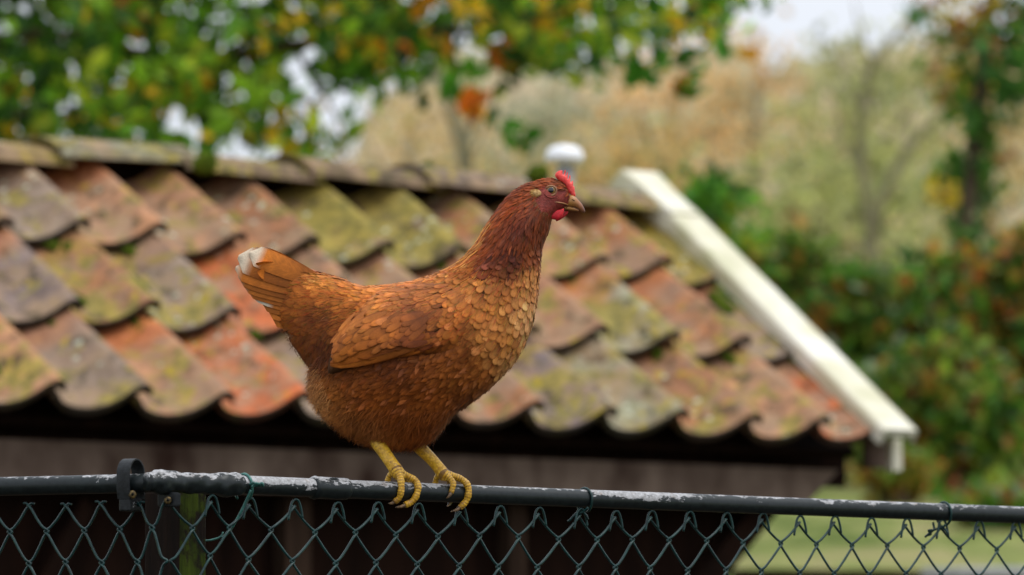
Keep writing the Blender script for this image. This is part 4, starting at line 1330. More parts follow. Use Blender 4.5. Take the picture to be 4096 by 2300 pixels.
class FB:
    """collects feathers into one mesh"""
    def __init__(s): s.V, s.F, s.C, s.U = [], [], [], []
    def add(s, P, N, T, L, W, lift0, lift1, colr, bvh, prof, rim=0.5, camber=.14, tsteps=(0, .22, .45, .68, .86, .96, 1.0), curl=0.0, tipcol=None, tipfrom=.8, wob=0.0):
        base = len(s.V)
        P = Vector(P); T = Vector(T); N = Vector(N)
        T = (T - N * T.dot(N)).normalized()
        prev = P
        tl = 0.0
        n = len(tsteps)
        for i, t_ in enumerate(tsteps):
            if i > 0:
                q = prev + T * (t_ - tl) * L
                if bvh is not None:
                    hit = bvh.find_nearest(q)
                    if hit[0] is not None and (hit[0] - q).length < .02:
                        N2 = hit[1]
                        if N2.dot(N) > 0.2:
                            q, N = hit[0], (N * .4 + N2 * .6).normalized()
                            T = (T - N * T.dot(N)).normalized()
                prev = q
                tl = t_
            B = N.cross(T)
            off = lift0 + lift1 * t_ ** 1.3
            hw = W * .5 * np.interp(t_, (0, .25, .5, .75, .9, 1), prof)
            c = prev + N * (off + curl * t_ * t_) + B * (wob * math.sin(t_ * 3))
            for k in (-1, 0, 1):
                s.V.append(c + B * (k * hw) - N * (camber * W * .5 if k else 0) * (.35 + .65 * t_))
                s.U.append((k, t_, rim))
                cc = colr
                if tipcol is not None:
                    m_ = min(1, max(0, (t_ - tipfrom) / .08))
                    cc = [a * (1 - m_) + b * m_ for a, b in zip(colr, tipcol)]
                s.C.append(cc)
        for i in range(n - 1):
            a = base + i * 3
            s.F += [(a, a + 1, a + 4, a + 3), (a + 1, a + 2, a + 5, a + 4)]
    def strand(s, P, N, T, L, W, colr, up=.35, droop=.2):
        base = len(s.V)
        B = N.cross(T)
        if B.length < 1e-6: return
        B.normalize()
        d0 = (T + N * up).normalized()
        for i, (t_, wv) in enumerate(((0, 1), (.5, .8), (1, .12))):
            c = P + d0 * (L * t_) - N * (droop * L * t_ * t_)
            for k in (-1, 1):
                s.V.append(c + B * (k * W * .5 * wv)); s.U.append((k * .3, .55 + .3 * t_, 0.0)); s.C.append(colr)
        s.F += [(base, base + 1, base + 3, base + 2), (base + 2, base + 3, base + 5, base + 4)]
    def build(s, name, mat, parent=None, stuff=True):
        me = mesh(name, rel(s.V, HB), s.F, True, col=np.array(s.C), fuv=np.array(s.U))
        o = obj(name, me, mat, parent or HEN)
        if stuff: o['kind'] = 'stuff'
        return o

def mat_feather():
    t = NT('feather')
    c = t.attr('col')
    u = t.sep(t.attr('fuv', 'Vector'))
    s_, v_, rim = u[0], u[1], u[2]
    a = t.math('ABSOLUTE', s_)
    p = t.pos()
    # barbs run slanting from the shaft
    cmb = t.node('ShaderNodeCombineXYZ'); t.set(cmb, 0, t.math('MULTIPLY', a, 3.0)); t.set(cmb, 1, t.math('MULTIPLY', t.math('SUBTRACT', v_, t.math('MULTIPLY', a, .18)), 26.0))
    rnd = t.sep(c)[0]; t.set(cmb, 2, t.math('MULTIPLY', rnd, 60))
    barbs = t.noise(cmb.outputs[0], 1.6, 3, .6)
    k = t.ramp(barbs, [(.3, .80), (.7, 1.16)])
    k2 = t.ramp(t.noise(p, 90, 3, .5), [(.3, .86), (.7, 1.12)])
    col = t.mix(1.0, t.mix(1.0, c, k, 'MULTIPLY'), k2, 'MULTIPLY')
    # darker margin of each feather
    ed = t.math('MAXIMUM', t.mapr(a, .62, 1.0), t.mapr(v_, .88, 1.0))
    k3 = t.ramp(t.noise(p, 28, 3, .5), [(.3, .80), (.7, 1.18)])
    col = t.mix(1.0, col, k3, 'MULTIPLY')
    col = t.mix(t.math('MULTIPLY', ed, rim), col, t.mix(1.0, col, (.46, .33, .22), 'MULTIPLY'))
    root = t.mapr(v_, .35, .92, .55, 0.0)  # base darkened as shade from the feather lying over it
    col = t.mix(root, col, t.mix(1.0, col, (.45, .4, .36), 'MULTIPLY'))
    return t.done(t.bsdf(col, .55, .18, nrm=t.bump(barbs, .25, .0008), Sheen_Weight=.03))
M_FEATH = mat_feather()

ROUND = (.40, .82, 1.0, .98, .74, .22)
POINT = (.45, .9, 1.0, .72, .40, .06)
BROAD = (.35, .7, .92, 1.0, .94, .14)
rg = random.Random(99)
def jitter(c, a=.12):
    k = 1 + rg.gauss(0, a)
    h = rg.gauss(1.03, .03)
    lu = .3 * c[0] + .6 * c[1] + .1 * c[2]
    c = [max(.003, lu + (v - lu) * 1.07) for v in c]
    return [max(0.002, c[0] * k * GAIN), max(.002, c[1] * k * h * GAIN), max(.002, c[2] * k * GAIN)]

def surf(px, py, sd, bvh, woff):
    q = hp(px, py, sd * woff)
    hit = bvh.find_nearest(q)
    return hit[0], hit[1]

def scatter(poly, spacing, nmax, wfun, seed, exclude=()):
    """points in a side-view polygon, kept apart by spacing(px,py) measured on the surface"""
    r_ = np.random.default_rng(seed)
    lo, hi = poly.min(0), poly.max(0)
    cell = 24.0
    grid = {}
    out = []
    tries = r_.uniform(size=(nmax, 2)) * (hi - lo) + lo
    ins = in_poly(tries[:, 0], tries[:, 1], poly)
    for ex_ in exclude: ins &= ~in_poly(tries[:, 0], tries[:, 1], ex_)
    tries = tries[ins]
    W = wfun(tries[:, 0], tries[:, 1])
    for (x, y), w in zip(tries, W):
        sp = spacing(x, y)
        key = (int(x // cell), int(y // cell))
        good = True
        R_ = int(sp // cell) + 1
        for a in range(-R_, R_ + 1):
            for b in range(-R_, R_ + 1):
                for (x2, y2, w2) in grid.get((key[0] + a, key[1] + b), ()):
                    if (x - x2) ** 2 + (y - y2) ** 2 + (w - w2) ** 2 < sp * sp: good = False; break
                if not good: break
            if not good: break
        if good:
            grid.setdefault(key, []).append((x, y, w)); out.append((x, y, w))
    return out

P_ = lambda pts: catmull(np.array(pts, float), 4, True)
Z_NECK = P_([(2262, 722), (2200, 704), (2130, 718), (2040, 760), (1990, 820), (1940, 900), (1890, 980), (1810, 1056), (1880, 1090), (1980, 1085), (2080, 1060), (2110, 1030), (2172, 1020), (2172, 985), (2210, 900), (2215, 850), (2290, 830), (2300, 780)])
Z_BREAST = P_([(2175, 985), (2090, 1000), (1960, 1050), (1800, 1052), (1700, 1090), (1760, 1200), (1860, 1400), (1780, 1480), (1760, 1620), (1900, 1610), (2030, 1500), (2120, 1350), (2170, 1150)])
Z_BACK = P_([(1840, 1040), (1700, 1095), (1540, 1130), (1450, 1130), (1330, 1085), (1220, 1070), (1240, 1260), (1300, 1420), (1420, 1420), (1700, 1300), (1850, 1160)])
Z_TAIL = P_([(970, 1000), (1100, 1015), (1250, 1070), (1400, 1115), (1440, 1250), (1380, 1380), (1320, 1480), (1240, 1500), (1150, 1380), (1090, 1250), (990, 1150), (955, 1060)])
Z_LOW = P_([(1300, 1420), (1230, 1500), (1230, 1570), (1270, 1660), (1380, 1740), (1500, 1790), (1640, 1800), (1720, 1770), (1800, 1670), (1900, 1600), (1960, 1540), (1880, 1380), (1700, 1380), (1450, 1440)])

def lay(fb, pts, dirs, cols, bvh, woff, LW, lifts, prof, rim, cj=.12, dj=.10, pale=0.0, **kw):
    for (x, y, w) in pts:
        dv = idw(dirs, x, y)
        col = s2l(idw(cols, x, y, 3.5))
        for sd in (1, -1):
            hit = bvh[sd].find_nearest(hp(x, y, sd * (w + woff)))
            if hit[0] is None: continue
            a = rg.gauss(0, dj)
            dx = dv[0] * math.cos(a) - dv[1] * math.sin(a); dy = dv[0] * math.sin(a) + dv[1] * math.cos(a)
            T = Vector((dx, 0, -dy))
            L, W = LW(x, y)
            k = rg.uniform(.8, 1.25)
            W *= rg.uniform(.8, 1.2)
            c = jitter(col, cj)
            if rg.random() < pale: c = [min(.8, v * 1.45 + .02) for v in c]
            fb.add(hit[0], hit[1], T, L * k * PXM, W * k * PXM, lifts[0] + rg.uniform(0, .0006), lifts[1] * rg.uniform(.7, 1.35), c, bvh[sd], prof, rim, **kw)
BB = {1: BVH_B, -1: BVH_B}

# belly and thigh fluff first (lowest layer), then breast, back, tail coverts, hackle
fb = FB()
pts = scatter(Z_LOW, lambda x, y: 17, 9000, BW, 1)
lay(fb, pts, DIR_B, COLC, BB, 2, lambda x, y: (74, 26), (.0008, .0032), POINT, .12, cj=.16, dj=.26, pale=.10, camber=.2)
fluff_pts = scatter(Z_LOW, lambda x, y: 6.0 if y < 1640 else 4.6, 60000, BW, 2)
for (x, y, w) in fluff_pts:
    dv = idw(DIR_B, x, y); col = s2l(idw(COLC, x, y, 3.5))
    for sd in (1, -1):
        hit = BVH_B.find_nearest(hp(x, y, sd * (w + 2)))
        N = hit[1]
        T = Vector((dv[0] + rg.gauss(0, .25), 0, -dv[1] + rg.gauss(0, .25))); T = (T - N * T.dot(N)).normalized()
        edge = y > 1640 or x < 1300
        fb.strand(hit[0] + N * rg.uniform(.0005, .003), N, T, rg.uniform(22, 50) * (1.35 if edge else 1) * PXM, rg.uniform(1.6, 3.2) * PXM, jitter(col, .2), up=rg.uniform(.3, .8) if edge else rg.uniform(.12, .35))
Z_REAR = catmull(np.array([(1250, 1470), (1236, 1540), (1262, 1620), (1330, 1700), (1420, 1750), (1540, 1785), (1640, 1790), (1600, 1740), (1450, 1690), (1360, 1620), (1310, 1540), (1300, 1480)], float), 4, True)
for (x, y, w) in scatter(Z_REAR, lambda x, y: 4.4, 40000, BW, 12):
    dv = idw(DIR_B, x, y)
    for sd in (1, -1):
        hit = BVH_B.find_nearest(hp(x, y, sd * (w + 2))); N = hit[1]
        T = Vector((dv[0] + rg.gauss(0, .35), 0, -dv[1] + rg.gauss(0, .35))); T = (T - N * T.dot(N)).normalized()
        fb.strand(hit[0] + N * .001, N, T, rg.uniform(30, 62) * PXM, rg.uniform(1.2, 2.2) * PXM, jitter(s2l((184, 124, 76)) if x < 1340 else s2l((150, 90, 48)), .2), up=rg.uniform(.25, .8), droop=.12)
fb.build('belly_fluff', M_FEATH)

fb = FB()
pts = scatter(Z_BREAST, lambda x, y: float(np.interp(y, [1000, 1100, 1400, 1600], [15, 21, 24, 24])), 16000, BW, 3)
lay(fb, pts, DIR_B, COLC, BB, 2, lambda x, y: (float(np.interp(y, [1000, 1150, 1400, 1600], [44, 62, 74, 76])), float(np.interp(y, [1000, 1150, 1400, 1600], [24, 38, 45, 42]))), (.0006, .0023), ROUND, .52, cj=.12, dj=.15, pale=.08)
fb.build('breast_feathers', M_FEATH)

fb = FB()
pts = scatter(Z_BACK, lambda x, y: 21, 9000, BW, 4)
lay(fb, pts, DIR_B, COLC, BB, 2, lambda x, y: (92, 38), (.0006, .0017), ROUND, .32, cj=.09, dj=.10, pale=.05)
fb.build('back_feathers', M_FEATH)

# tail: separate broad quills with white ends, then coverts
TAILF = [((1330, 1150), (1000, 1014), 74, .86, .95), ((1330, 1165), (955, 1028), 96, .87, .95), ((1320, 1190), (944, 1072), 80, .95, .9), ((1320, 1210), (955, 1102), 72, .95, .7), ((1320, 1228), (972, 1130), 66, .94, .7), ((1320, 1245), (990, 1154), 60, .95, .5), ((1320, 1262), (1010, 1182), 50, .74, 1.1), ((1330, 1280), (1050, 1208), 58, 2, 0), ((1335, 1305), (1074, 1238), 58, 2, 0), ((1340, 1330), (1092, 1270), 58, 2, 0)]
for i, (b_, e_, wd, tf, wt) in enumerate(TAILF):
    for sd in (1, -1):
        fb = FB()
        spread = 36 - 3.2 * i
        w0 = 44 - 3.0 * i
        P0 = hp(b_[0], b_[1], sd * w0); P1 = hp(e_[0] + (0 if sd > 0 else 14), e_[1] + (0 if sd > 0 else -6), sd * (spread + 6))
        T = (P1 - P0); L = T.length; T.normalize()
        N = Vector((0, -sd, .18)); N = (N - T * N.dot(T)).normalized()
        c = jitter(s2l(((172, 100, 44), (158, 90, 38))[i % 2]), .08)
        wc_ = (.66, .57, .44)
        wc_ = [a * wt + b * (1 - wt) * 1.3 for a, b in zip(wc_, s2l((190, 130, 70)))]
        fb.add(P0, N, T, L, wd * 1.25 * PXM, 0, 0, c, None, BROAD if i != 6 else ROUND, .22, camber=.16, tsteps=tuple(np.linspace(0, .7, 6)) + (.78, .82, .86, .9, .94, .97, .99, 1.0), tipcol=wc_, tipfrom=tf - .03)
        fb.build('tail_feather', M_FEATH, stuff=False)
for (b_, e_, wd, w0) in [((1290, 1096), (1004, 1008), 62, 14), ((1290, 1096), (996, 1006), 62, -14), ((1330, 1104), (1030, 1010), 66, 0), ((1400, 1130), (1110, 1040), 60, 8), ((1420, 1136), (1150, 1056), 60, -8)]:
    fb = FB()
    P0 = hp(b_[0], b_[1], w0); P1 = hp(e_[0], e_[1], w0 * .5)
    T = P1 - P0; L = T.length; T.normalize()
    N = Vector((0, -w0 * .02, 1)); N = (N - T * N.dot(T)).normalized()
    fb.add(P0, N, T, L, wd * PXM, .0004, .001, jitter(s2l((178, 104, 48)), .06), None, ROUND, .25, camber=.4, tsteps=tuple(np.linspace(0, .85, 8)) + (.92, .97, 1.0))
    fb.build('tail_feather', M_FEATH, stuff=False)
fb = FB()
pts = scatter(Z_TAIL, lambda x, y: 25, 9000, BW, 5)
pts = [q for q in pts if q[0] > np.interp(q[1], [1000, 1180, 1240, 1300, 1360], [1140, 1150, 1200, 1230, 1240])]
lay(fb, pts, DIR_B, COLC, BB, 2, lambda x, y: (150 if x < 1300 else 110, 44), (.0006, .0012), ROUND, .3, cj=.09, dj=.08, pale=.03)
fb.build('tail_coverts', M_FEATH)

# wings: coverts as one layer, long flight feathers one by one
FLIGHT = [((1700, 1345), (1318, 1440), 58), ((1720, 1362), (1314, 1466), 58), ((1730, 1378), (1314, 1488), 56), ((1740, 1392), (1320, 1506), 52), ((1740, 1402), (1350, 1508), 46), ((1750, 1412), (1400, 1496), 42), ((1690, 1325), (1330, 1412), 52)]
order = sorted(range(len(FLIGHT)), key=lambda i: -FLIGHT[i][1][1])
for sd in (1, -1):
    bw_ = BVH_W[sd]
    for rank, i in enumerate(order):
        b_, e_, wd = FLIGHT[i]
        fb = FB()
        w_b = BW(np.array([b_[0]]), np.array([b_[1]]))[0] + 30
        hit = bw_.find_nearest(hp(b_[0], b_[1], sd * w_b))
        L = math.hypot(e_[0] - b_[0], e_[1] - b_[1]) * PXM
        T = Vector((e_[0] - b_[0], 0, -(e_[1] - b_[1])))
        c = jitter(s2l(((150, 82, 34), (164, 94, 42))[rank % 2]), .10)
        fb.add(hit[0], hit[1], T, L, wd * PXM, .0012 + .0007 * rank, .0012, c, bw_, ROUND, .5, camber=.16, tsteps=tuple(np.linspace(0, .9, 11)) + (.95, .98, 1.0))
        fb.build('flight_feather', M_FEATH, WINGS[sd], stuff=False)
Z_COV = P_([(1430, 1390), (1410, 1330), (1450, 1260), (1510, 1190), (1620, 1140), (1750, 1120), (1850, 1140), (1900, 1220), (1900, 1320), (1850, 1400), (1740, 1415), (1690, 1390), (1620, 1375), (1520, 1390)])
def WWf(x, y): return BW(x, y) + np.where(in_poly(np.asarray(x), np.asarray(y), wing_poly), wing_t(x, y), 0)
pts = scatter(Z_COV, lambda x, y: float(np.interp(x, [1450, 1900], [21, 19])), 12000, WWf, 6)
for sd in (1, -1):
    fb = FB()
    both = {1: BVH_W[sd], -1: BVH_W[sd]}
    for (x, y, w) in pts:
        inw = bool(in_poly(np.array([x]), np.array([y]), wing_poly)[0])
        bw_ = BVH_W[sd] if inw else BVH_B
        dv = idw(DIR_W, x, y); col = s2l(idw(COLW, x, y, 3.5))
        hit = bw_.find_nearest(hp(x, y, sd * (w + 2)))
        a = rg.gauss(0, .12)
        dx = dv[0] * math.cos(a) - dv[1] * math.sin(a); dy = dv[0] * math.sin(a) + dv[1] * math.cos(a)
        L = float(np.interp(x, [1450, 1700, 1900], [112, 88, 60])); W = float(np.interp(x, [1450, 1900], [36, 33])) * rg.uniform(.8, 1.15); k = rg.uniform(.8, 1.15)
        c = jitter(col, .17)
        if rg.random() < .07: c = [min(.8, v * 1.35 + .02) for v in c]
        fb.add(hit[0], hit[1], Vector((dx, 0, -dy)), L * k * PXM, W * k * PXM, .0014 + (.0052 if y > 1270 and x < 1720 else 0), .0018 * rg.uniform(.7, 1.3), c, bw_, ROUND, .42)
    fb.build('covert_feathers', M_FEATH, WINGS[sd])
# tuft of fluff over the wing root
fb = FB()
pts = scatter(Z_NECK, lambda x, y: float(np.interp(y, [720, 800, 900, 1000], [7.5, 9, 11, 12])), 30000, BW, 7, exclude=(face_poly,))
def LWn(x, y):
    t_ = np.interp(y, [700, 780, 900, 1050], [0, .3, .75, 1])
    return (float(24 + 62 * t_), float(7 + 7 * t_))
lay(fb, pts, DIR_B, COLC, BB, 2, LWn, (.0005, .0018), POINT, .12, cj=.2, dj=.10, pale=.05, camber=.25, tsteps=(0, .3, .6, .85, 1.0))
# pale shafted hackles along the back edge of the neck
for (x, y, w) in scatter(Z_NECK, lambda x, y: 16, 9000, BW, 8, exclude=(face_poly,)):
    if not (860 < y < 1070 and x < 1930 + (1000 - y) * .45): continue
    dv = idw(DIR_B, x, y)
    for sd in (1, -1):
        hit = BVH_B.find_nearest(hp(x, y, sd * (w + 2)))
        fb.add(hit[0], hit[1], Vector((dv[0], 0, -dv[1])), 60 * PXM, 7 * PXM, .0016, .0016, jitter(s2l((206, 140, 76)), .15), BVH_B, POINT, 0, tsteps=(0, .4, .8, 1.0), camber=.3)
face_in = (face_poly - face_poly.mean(0)) * np.array([.86, .78]) + face_poly.mean(0) + np.array([6, 0])
for (x, y, w) in scatter(Z_NECK, lambda x, y: 5.5, 50000, BW, 9, exclude=(face_in,)):
    dv = idw(DIR_B, x, y); col = s2l(idw(COLC, x, y, 3.5))
    sd = 1 if rg.random() < .6 else -1
    hit = BVH_B.find_nearest(hp(x, y, sd * (w + 2))); N = hit[1]
    T = Vector((dv[0] + rg.gauss(0, .12), 0, -dv[1] + rg.gauss(0, .12))); T = (T - N * T.dot(N)).normalized()
    fb.strand(hit[0] + N * .0015, N, T, rg.uniform(16, 34) * PXM, rg.uniform(1.4, 2.4) * PXM, [v * rg.choice((.7, 1, 1, 1.5)) for v in jitter(col, .2)], up=rg.uniform(.05, .22))
fb.build('hackle_feathers', M_FEATH)

fb = FB()
def fringe(zone, sp, n, wf, dirs, cols, seed, L0, L1, lift, bvhs):
    for (x, y, w) in scatter(zone, lambda x, y: sp, n, wf, seed):
        dv = idw(dirs, x, y); col = s2l(idw(cols, x, y, 3.5))
        sd = 1 if rg.random() < .62 else -1
        hit = bvhs[sd].find_nearest(hp(x, y, sd * (w + 2)))
        N = hit[1]
        T = Vector((dv[0] + rg.gauss(0, .16), 0, -dv[1] + rg.gauss(0, .16))); T = (T - N * T.dot(N)).normalized()
        fb.strand(hit[0] + N * (lift + rg.uniform(0, .0012)), N, T, rg.uniform(L0, L1) * PXM, rg.uniform(1.3, 2.4) * PXM, [v * rg.choice((.6, .85, 1, 1.2)) for v in jitter(col, .12)], up=rg.uniform(.0, .12), droop=.05)
fringe(Z_BREAST, 6.2, 50000, BW, DIR_B, COLC, 51, 14, 34, .0018, BB)
fringe(Z_BACK, 7.5, 30000, BW, DIR_B, COLC, 52, 16, 40, .0016, BB)
fringe(Z_TAIL[:], 8, 30000, BW, DIR_B, COLC, 53, 18, 44, .0018, BB)
fringe(Z_COV, 8, 20000, WWf, DIR_W, COLW, 54, 18, 40, .0022, BVH_W)
fb.build('feather_barbs', M_FEATH)

# ---- head: comb, wattles, beak, eyes, ear tufts
def mat_red(name, c1, c2):
    t = NT(name)
    p = t.pos()
    n = t.noise(p, 260, 5, .65); v = t.voro(p, 900)
    c = t.ramp(n, [(.3, c1), (.7, c2)])
    return t.done(t.bsdf(c, .5, .35, nrm=t.bump(v, .35, .0006), Subsurface_Weight=.12, Subsurface_Radius=(.004, .001, .0006)))
M_COMB = mat_red('comb_red', s2l((206, 40, 40)), s2l((246, 96, 88)))
M_WAT = mat_red('wattle_red', s2l((176, 20, 30)), s2l((226, 50, 60)))
z = lambda a, b: (1800 + a / 2.41, 620 + b / 2.41)
COMB = [z(1012, 200), z(1022, 172), z(1048, 152), z(1078, 148), z(1086, 160), z(1084, 186), z(1094, 188), z(1104, 150), z(1112, 144), z(1116, 160), z(1112, 200), z(1122, 196), z(1130, 162), z(1137, 176), z(1134, 232), z(1143, 226), z(1152, 190), z(1162, 206), z(1160, 262), z(1170, 258), z(1180, 246), z(1188, 270), z(1188, 302), z(1200, 304), z(1202, 350), z(1212, 392), z(1190, 404), z(1150, 372), z(1128, 336), z(1110, 290), z(1070, 262), z(1036, 234)]
cv, cf, _, _ = inflate(COMB, 3.0, .62, rings=(.5, 1.2), sub=2)
hpart('comb', [hp(*v) for v in cv], cf, M_COMB)
WAT = [z(922, 560), z(950, 552), z(1010, 540), z(1070, 528), z(1096, 520), z(1098, 548), z(1084, 590), z(1052, 622), z(1016, 630), z(970, 618), z(938, 594)]
WAT2 = [z(1040, 560), z(1096, 540), z(1140, 540), z(1128, 572), z(1090, 604), z(1050, 628), z(1020, 632)]
for (o_, wc) in ((WAT, 26), (WAT2, -12)):
    cv, cf, _, _ = inflate(o_, 3.5, .42, wc=wc, rings=(.6, 1.6), sub=3)
    hpart('wattle', [hp(*v) for v in cv], cf, M_WAT)
def mat_beak():
    t = NT('horn')
    f = t.sep(t.attr('fuv', 'Vector'))[0]
    n = t.noise(t.pos(), 300, 4)
    c = t.ramp(f, [(0.0, s2l((188, 138, 88))), (.45, s2l((172, 122, 62))), (.8, s2l((150, 96, 62))), (1.0, s2l((96, 62, 52)))])
    c = t.mix(.3, c, t.ramp(n, [(.3, .6), (.7, 1.3)]), 'MULTIPLY')
    return t.done(t.bsdf(c, .36, .45, nrm=t.bump(n, .2, .0006)))
M_BEAK = mat_beak()
UPB = [z(1136, 400), z(1170, 384), z(1205, 400), z(1240, 436), z(1272, 474), z(1292, 510), z(1304, 545), z(1294, 556), z(1272, 552), z(1250, 530), z(1215, 508), z(1170, 498), z(1120, 490), z(1062, 482), z(1030, 470), z(1050, 462), z(1100, 452)]
LOB = [z(1058, 486), z(1120, 494), z(1180, 504), z(1220, 516), z(1246, 534), z(1230, 544), z(1190, 540), z(1140, 530), z(1100, 520)]
for nm_, o_, k_ in (('upper_beak', UPB, .72), ('lower_beak', LOB, .95)):
    cv, cf, _, _ = inflate(o_, 3.0, k_, rings=(.5, 1.4), sub=3)
    x0 = 1800 + 1040 / 2.41; x1 = 1800 + 1304 / 2.41
    hpart(nm_, [hp(*v) for v in cv], cf, M_BEAK, fuv=[((v[0] - x0) / (x1 - x0), 0, 0) for v in cv])
gp_ = [(2218, 812), (2232, 814), (2250, 816), (2268, 820), (2286, 828)]
for sd in (1, -1):
    path = [hp(x, y, sd * (float(BW(np.array([min(x, 2276.)]), np.array([float(y)]))[0]) * (1 if x < 2270 else .6) - .8)) for x, y in catmull(np.array(gp_, float), 4)]
    V, Fc = tube(path, [PXM * r_ for r_ in np.interp(np.linspace(0, 1, len(path)), [0, .3, 1], [1.0, 3.6, 3.6])], 8)
    hpart('gape', V, Fc, M_BEAK, fuv=[(.72, 0, 0)] * len(V))
# nostrils
for sd in (1, -1):
    V, Fc = ico(2, 1.0)
    cx, cy = z(1188, 438)
    wb = 17
    hpart('nostril', [hp(cx + v.x * 7 + v.z * 2, cy + v.z * 2.6 + v.x * 3.0, sd * (wb + v.y * 5)) for v in V], Fc, M_BLACK)
# eyes
def mat_eye():
    t = NT('eye')
    d_ = t.sep(t.attr('fuv', 'Vector'))[0]
    n = t.noise(t.pos(), 700, 3)
    c = t.ramp(t.math('ADD', d_, t.math('MULTIPLY', t.math('SUBTRACT', n, .5), .06)), [(.0, (.006, .008, .012)), (.50, (.01, .012, .016)), (.56, s2l((120, 88, 36))), (.74, s2l((142, 112, 52))), (.86, s2l((100, 74, 36))), (.95, s2l((50, 34, 22)))])
    return t.done(t.bsdf(c, .08, .6, Coat_Weight=.4, Coat_Roughness=.08))
M_EYE = mat_eye()
t = NT('eyelid'); nn_ = t.noise(t.pos(), 500, 4)
M_LID = t.done(t.bsdf(t.ramp(nn_, [(.3, s2l((120, 70, 52))), (.7, s2l((176, 132, 92)))]), .55, .3, nrm=t.bump(nn_, .4, .0006)))
ex_, ey_ = z(972, 352)
for sd in (1, -1):
    wE = float(BW(np.array([ex_]), np.array([ey_]))[0])
    V, Fc = ico(4, 1.0)
    rE = 23.0
    ce = wE - 14.0
    V2 = [hp(ex_ + v.x * rE, ey_ + v.z * rE, sd * (ce + v.y * rE * .9)) for v in V]
    hpart('eye', V2, Fc, M_EYE, fuv=[(math.hypot(v.x, v.z) / .88 if v.y > 0 else 1.2, 0, 0) for v in V])
    V, Fc = [], []
    ring = []
    for k in range(40):
        an = 2 * math.pi * k / 40
        lift = 1.5 if math.sin(an) < 0 else 3.5
        ring.append(hp(ex_ + math.cos(an) * 22, ey_ + math.sin(an) * (20.5 if math.sin(an) > 0 else 17.0), sd * (wE + 1.5 - 3.0 * abs(math.cos(an)))))
    tube(ring, 4.2 * PXM, 8, closed=True, V=V, Fc=Fc)
    hpart('eyelid', V, Fc, M_LID)
    V, Fc = [], []
    ring = []
    for k in range(26):
        an = R(10) + R(165) * k / 25
        ring.append(hp(ex_ + math.cos(an) * 30, ey_ + 3 + math.sin(an) * 27, sd * (float(BW(np.array([ex_ + math.cos(an) * 30]), np.array([ey_ + 3 + math.sin(an) * 27]))[0]) - .5)))
    tube(ring, [2.6 * PXM * math.sin(math.pi * (k + .5) / 26) + .0002 for k in range(26)], 7, V=V, Fc=Fc)
    hpart('eye_wrinkle', V, Fc, M_BODY, fuv=[(1, 0, 0)] * len(V))
# ear lobes with a tuft of buff bristles
EAR = [z(775, 362), z(800, 352), z(840, 348), z(872, 362), z(880, 390), z(862, 412), z(832, 424), z(812, 408), z(792, 386)]
t = NT('ear_tuft'); nn_ = t.noise(t.mapping(t.pos(), (1, 1, 3)), 260, 4)
M_EAR = t.done(t.bsdf(t.ramp(nn_, [(.3, s2l((128, 86, 46))), (.7, s2l((206, 170, 112)))]), .7, .2, nrm=t.bump(nn_, .8, .001)))
ecx, ecy = z(828, 385)
for sd in (1, -1):
    we = float(BW(np.array([ecx]), np.array([ecy]))[0])
    cv, cf, _, _ = inflate(EAR, 3.5, .5, wc=0, rings=(.6, 1.5), sub=3)
    hpart('ear_lobe', [hp(x, y, sd * (float(BW(np.array([x]), np.array([y]))[0]) * .55 + we * .45 + 3 + w)) for x, y, w in cv], cf, M_EAR)
    fb = FB()
    for k in range(60):
        an = rg.uniform(0, 2 * math.pi); rr = rg.uniform(0, 16)
        x, y = ecx + math.cos(an) * rr * 1.1, ecy + math.sin(an) * rr
        fb.strand(hp(x, y, sd * (we + 6)), Vector((0, -sd, 0)), Vector((-.9, 0, .15 + rg.gauss(0, .3))), rg.uniform(10, 20) * PXM, 2.0 * PXM, jitter(s2l((196, 150, 92)), .2), up=.25)
    # short dark bristles round the face
    for k in range(220):
        x, y = rg.uniform(2130, 2300), rg.uniform(745, 860)
        if not in_poly(np.array([x]), np.array([y]), face_poly)[0]: continue
        if math.hypot(x - ex_, y - ey_) < 28: continue
        ww = float(BW(np.array([x]), np.array([y]))[0])
        fb.strand(hp(x, y, sd * ww), Vector((0, -sd, 0)), Vector((-.9, 0, -.2 + rg.gauss(0, .2))), rg.uniform(6, 11) * PXM, 1.3 * PXM, jitter(s2l((110, 50, 30)), .25), up=.15)
    fb.build('face_bristles', M_FEATH)

# ---- legs and feet gripping the rail
def mat_leg():
    t = NT('scaly_leg')
    p = t.pos()
    f = t.sep(t.attr('fuv', 'Vector'))
    n = t.noise(p, 160, 4, .6); v = t.voro(p, 330)
    c = t.ramp(n, [(.3, s2l((184, 132, 22))), (.55, s2l((222, 174, 48))), (.75, s2l((214, 164, 84)))])
    c = t.mix(t.math('MULTIPLY', t.mapr(v, .4, .65), .3), c, s2l((120, 76, 24)))
    c = t.mix(t.math('MULTIPLY', f[0], .8), c, s2l((92, 56, 22)))
    c = t.mix(t.mapr(t.noise(p, 80, 5, .65), .54, .68, 0, .65), c, s2l((110, 70, 34)))
    return t.done(t.bsdf(c, .42, .4, nrm=t.bump(v, .5, .0008)))
M_LEG = mat_leg()
t = NT('claw'); M_CLAW = t.done(t.bsdf(t.ramp(t.noise(t.pos(), 250), [(.3, s2l((40, 30, 24))), (.7, s2l((150, 118, 84)))]), .35, .45))
def rdy(px): return rail_r(px).y
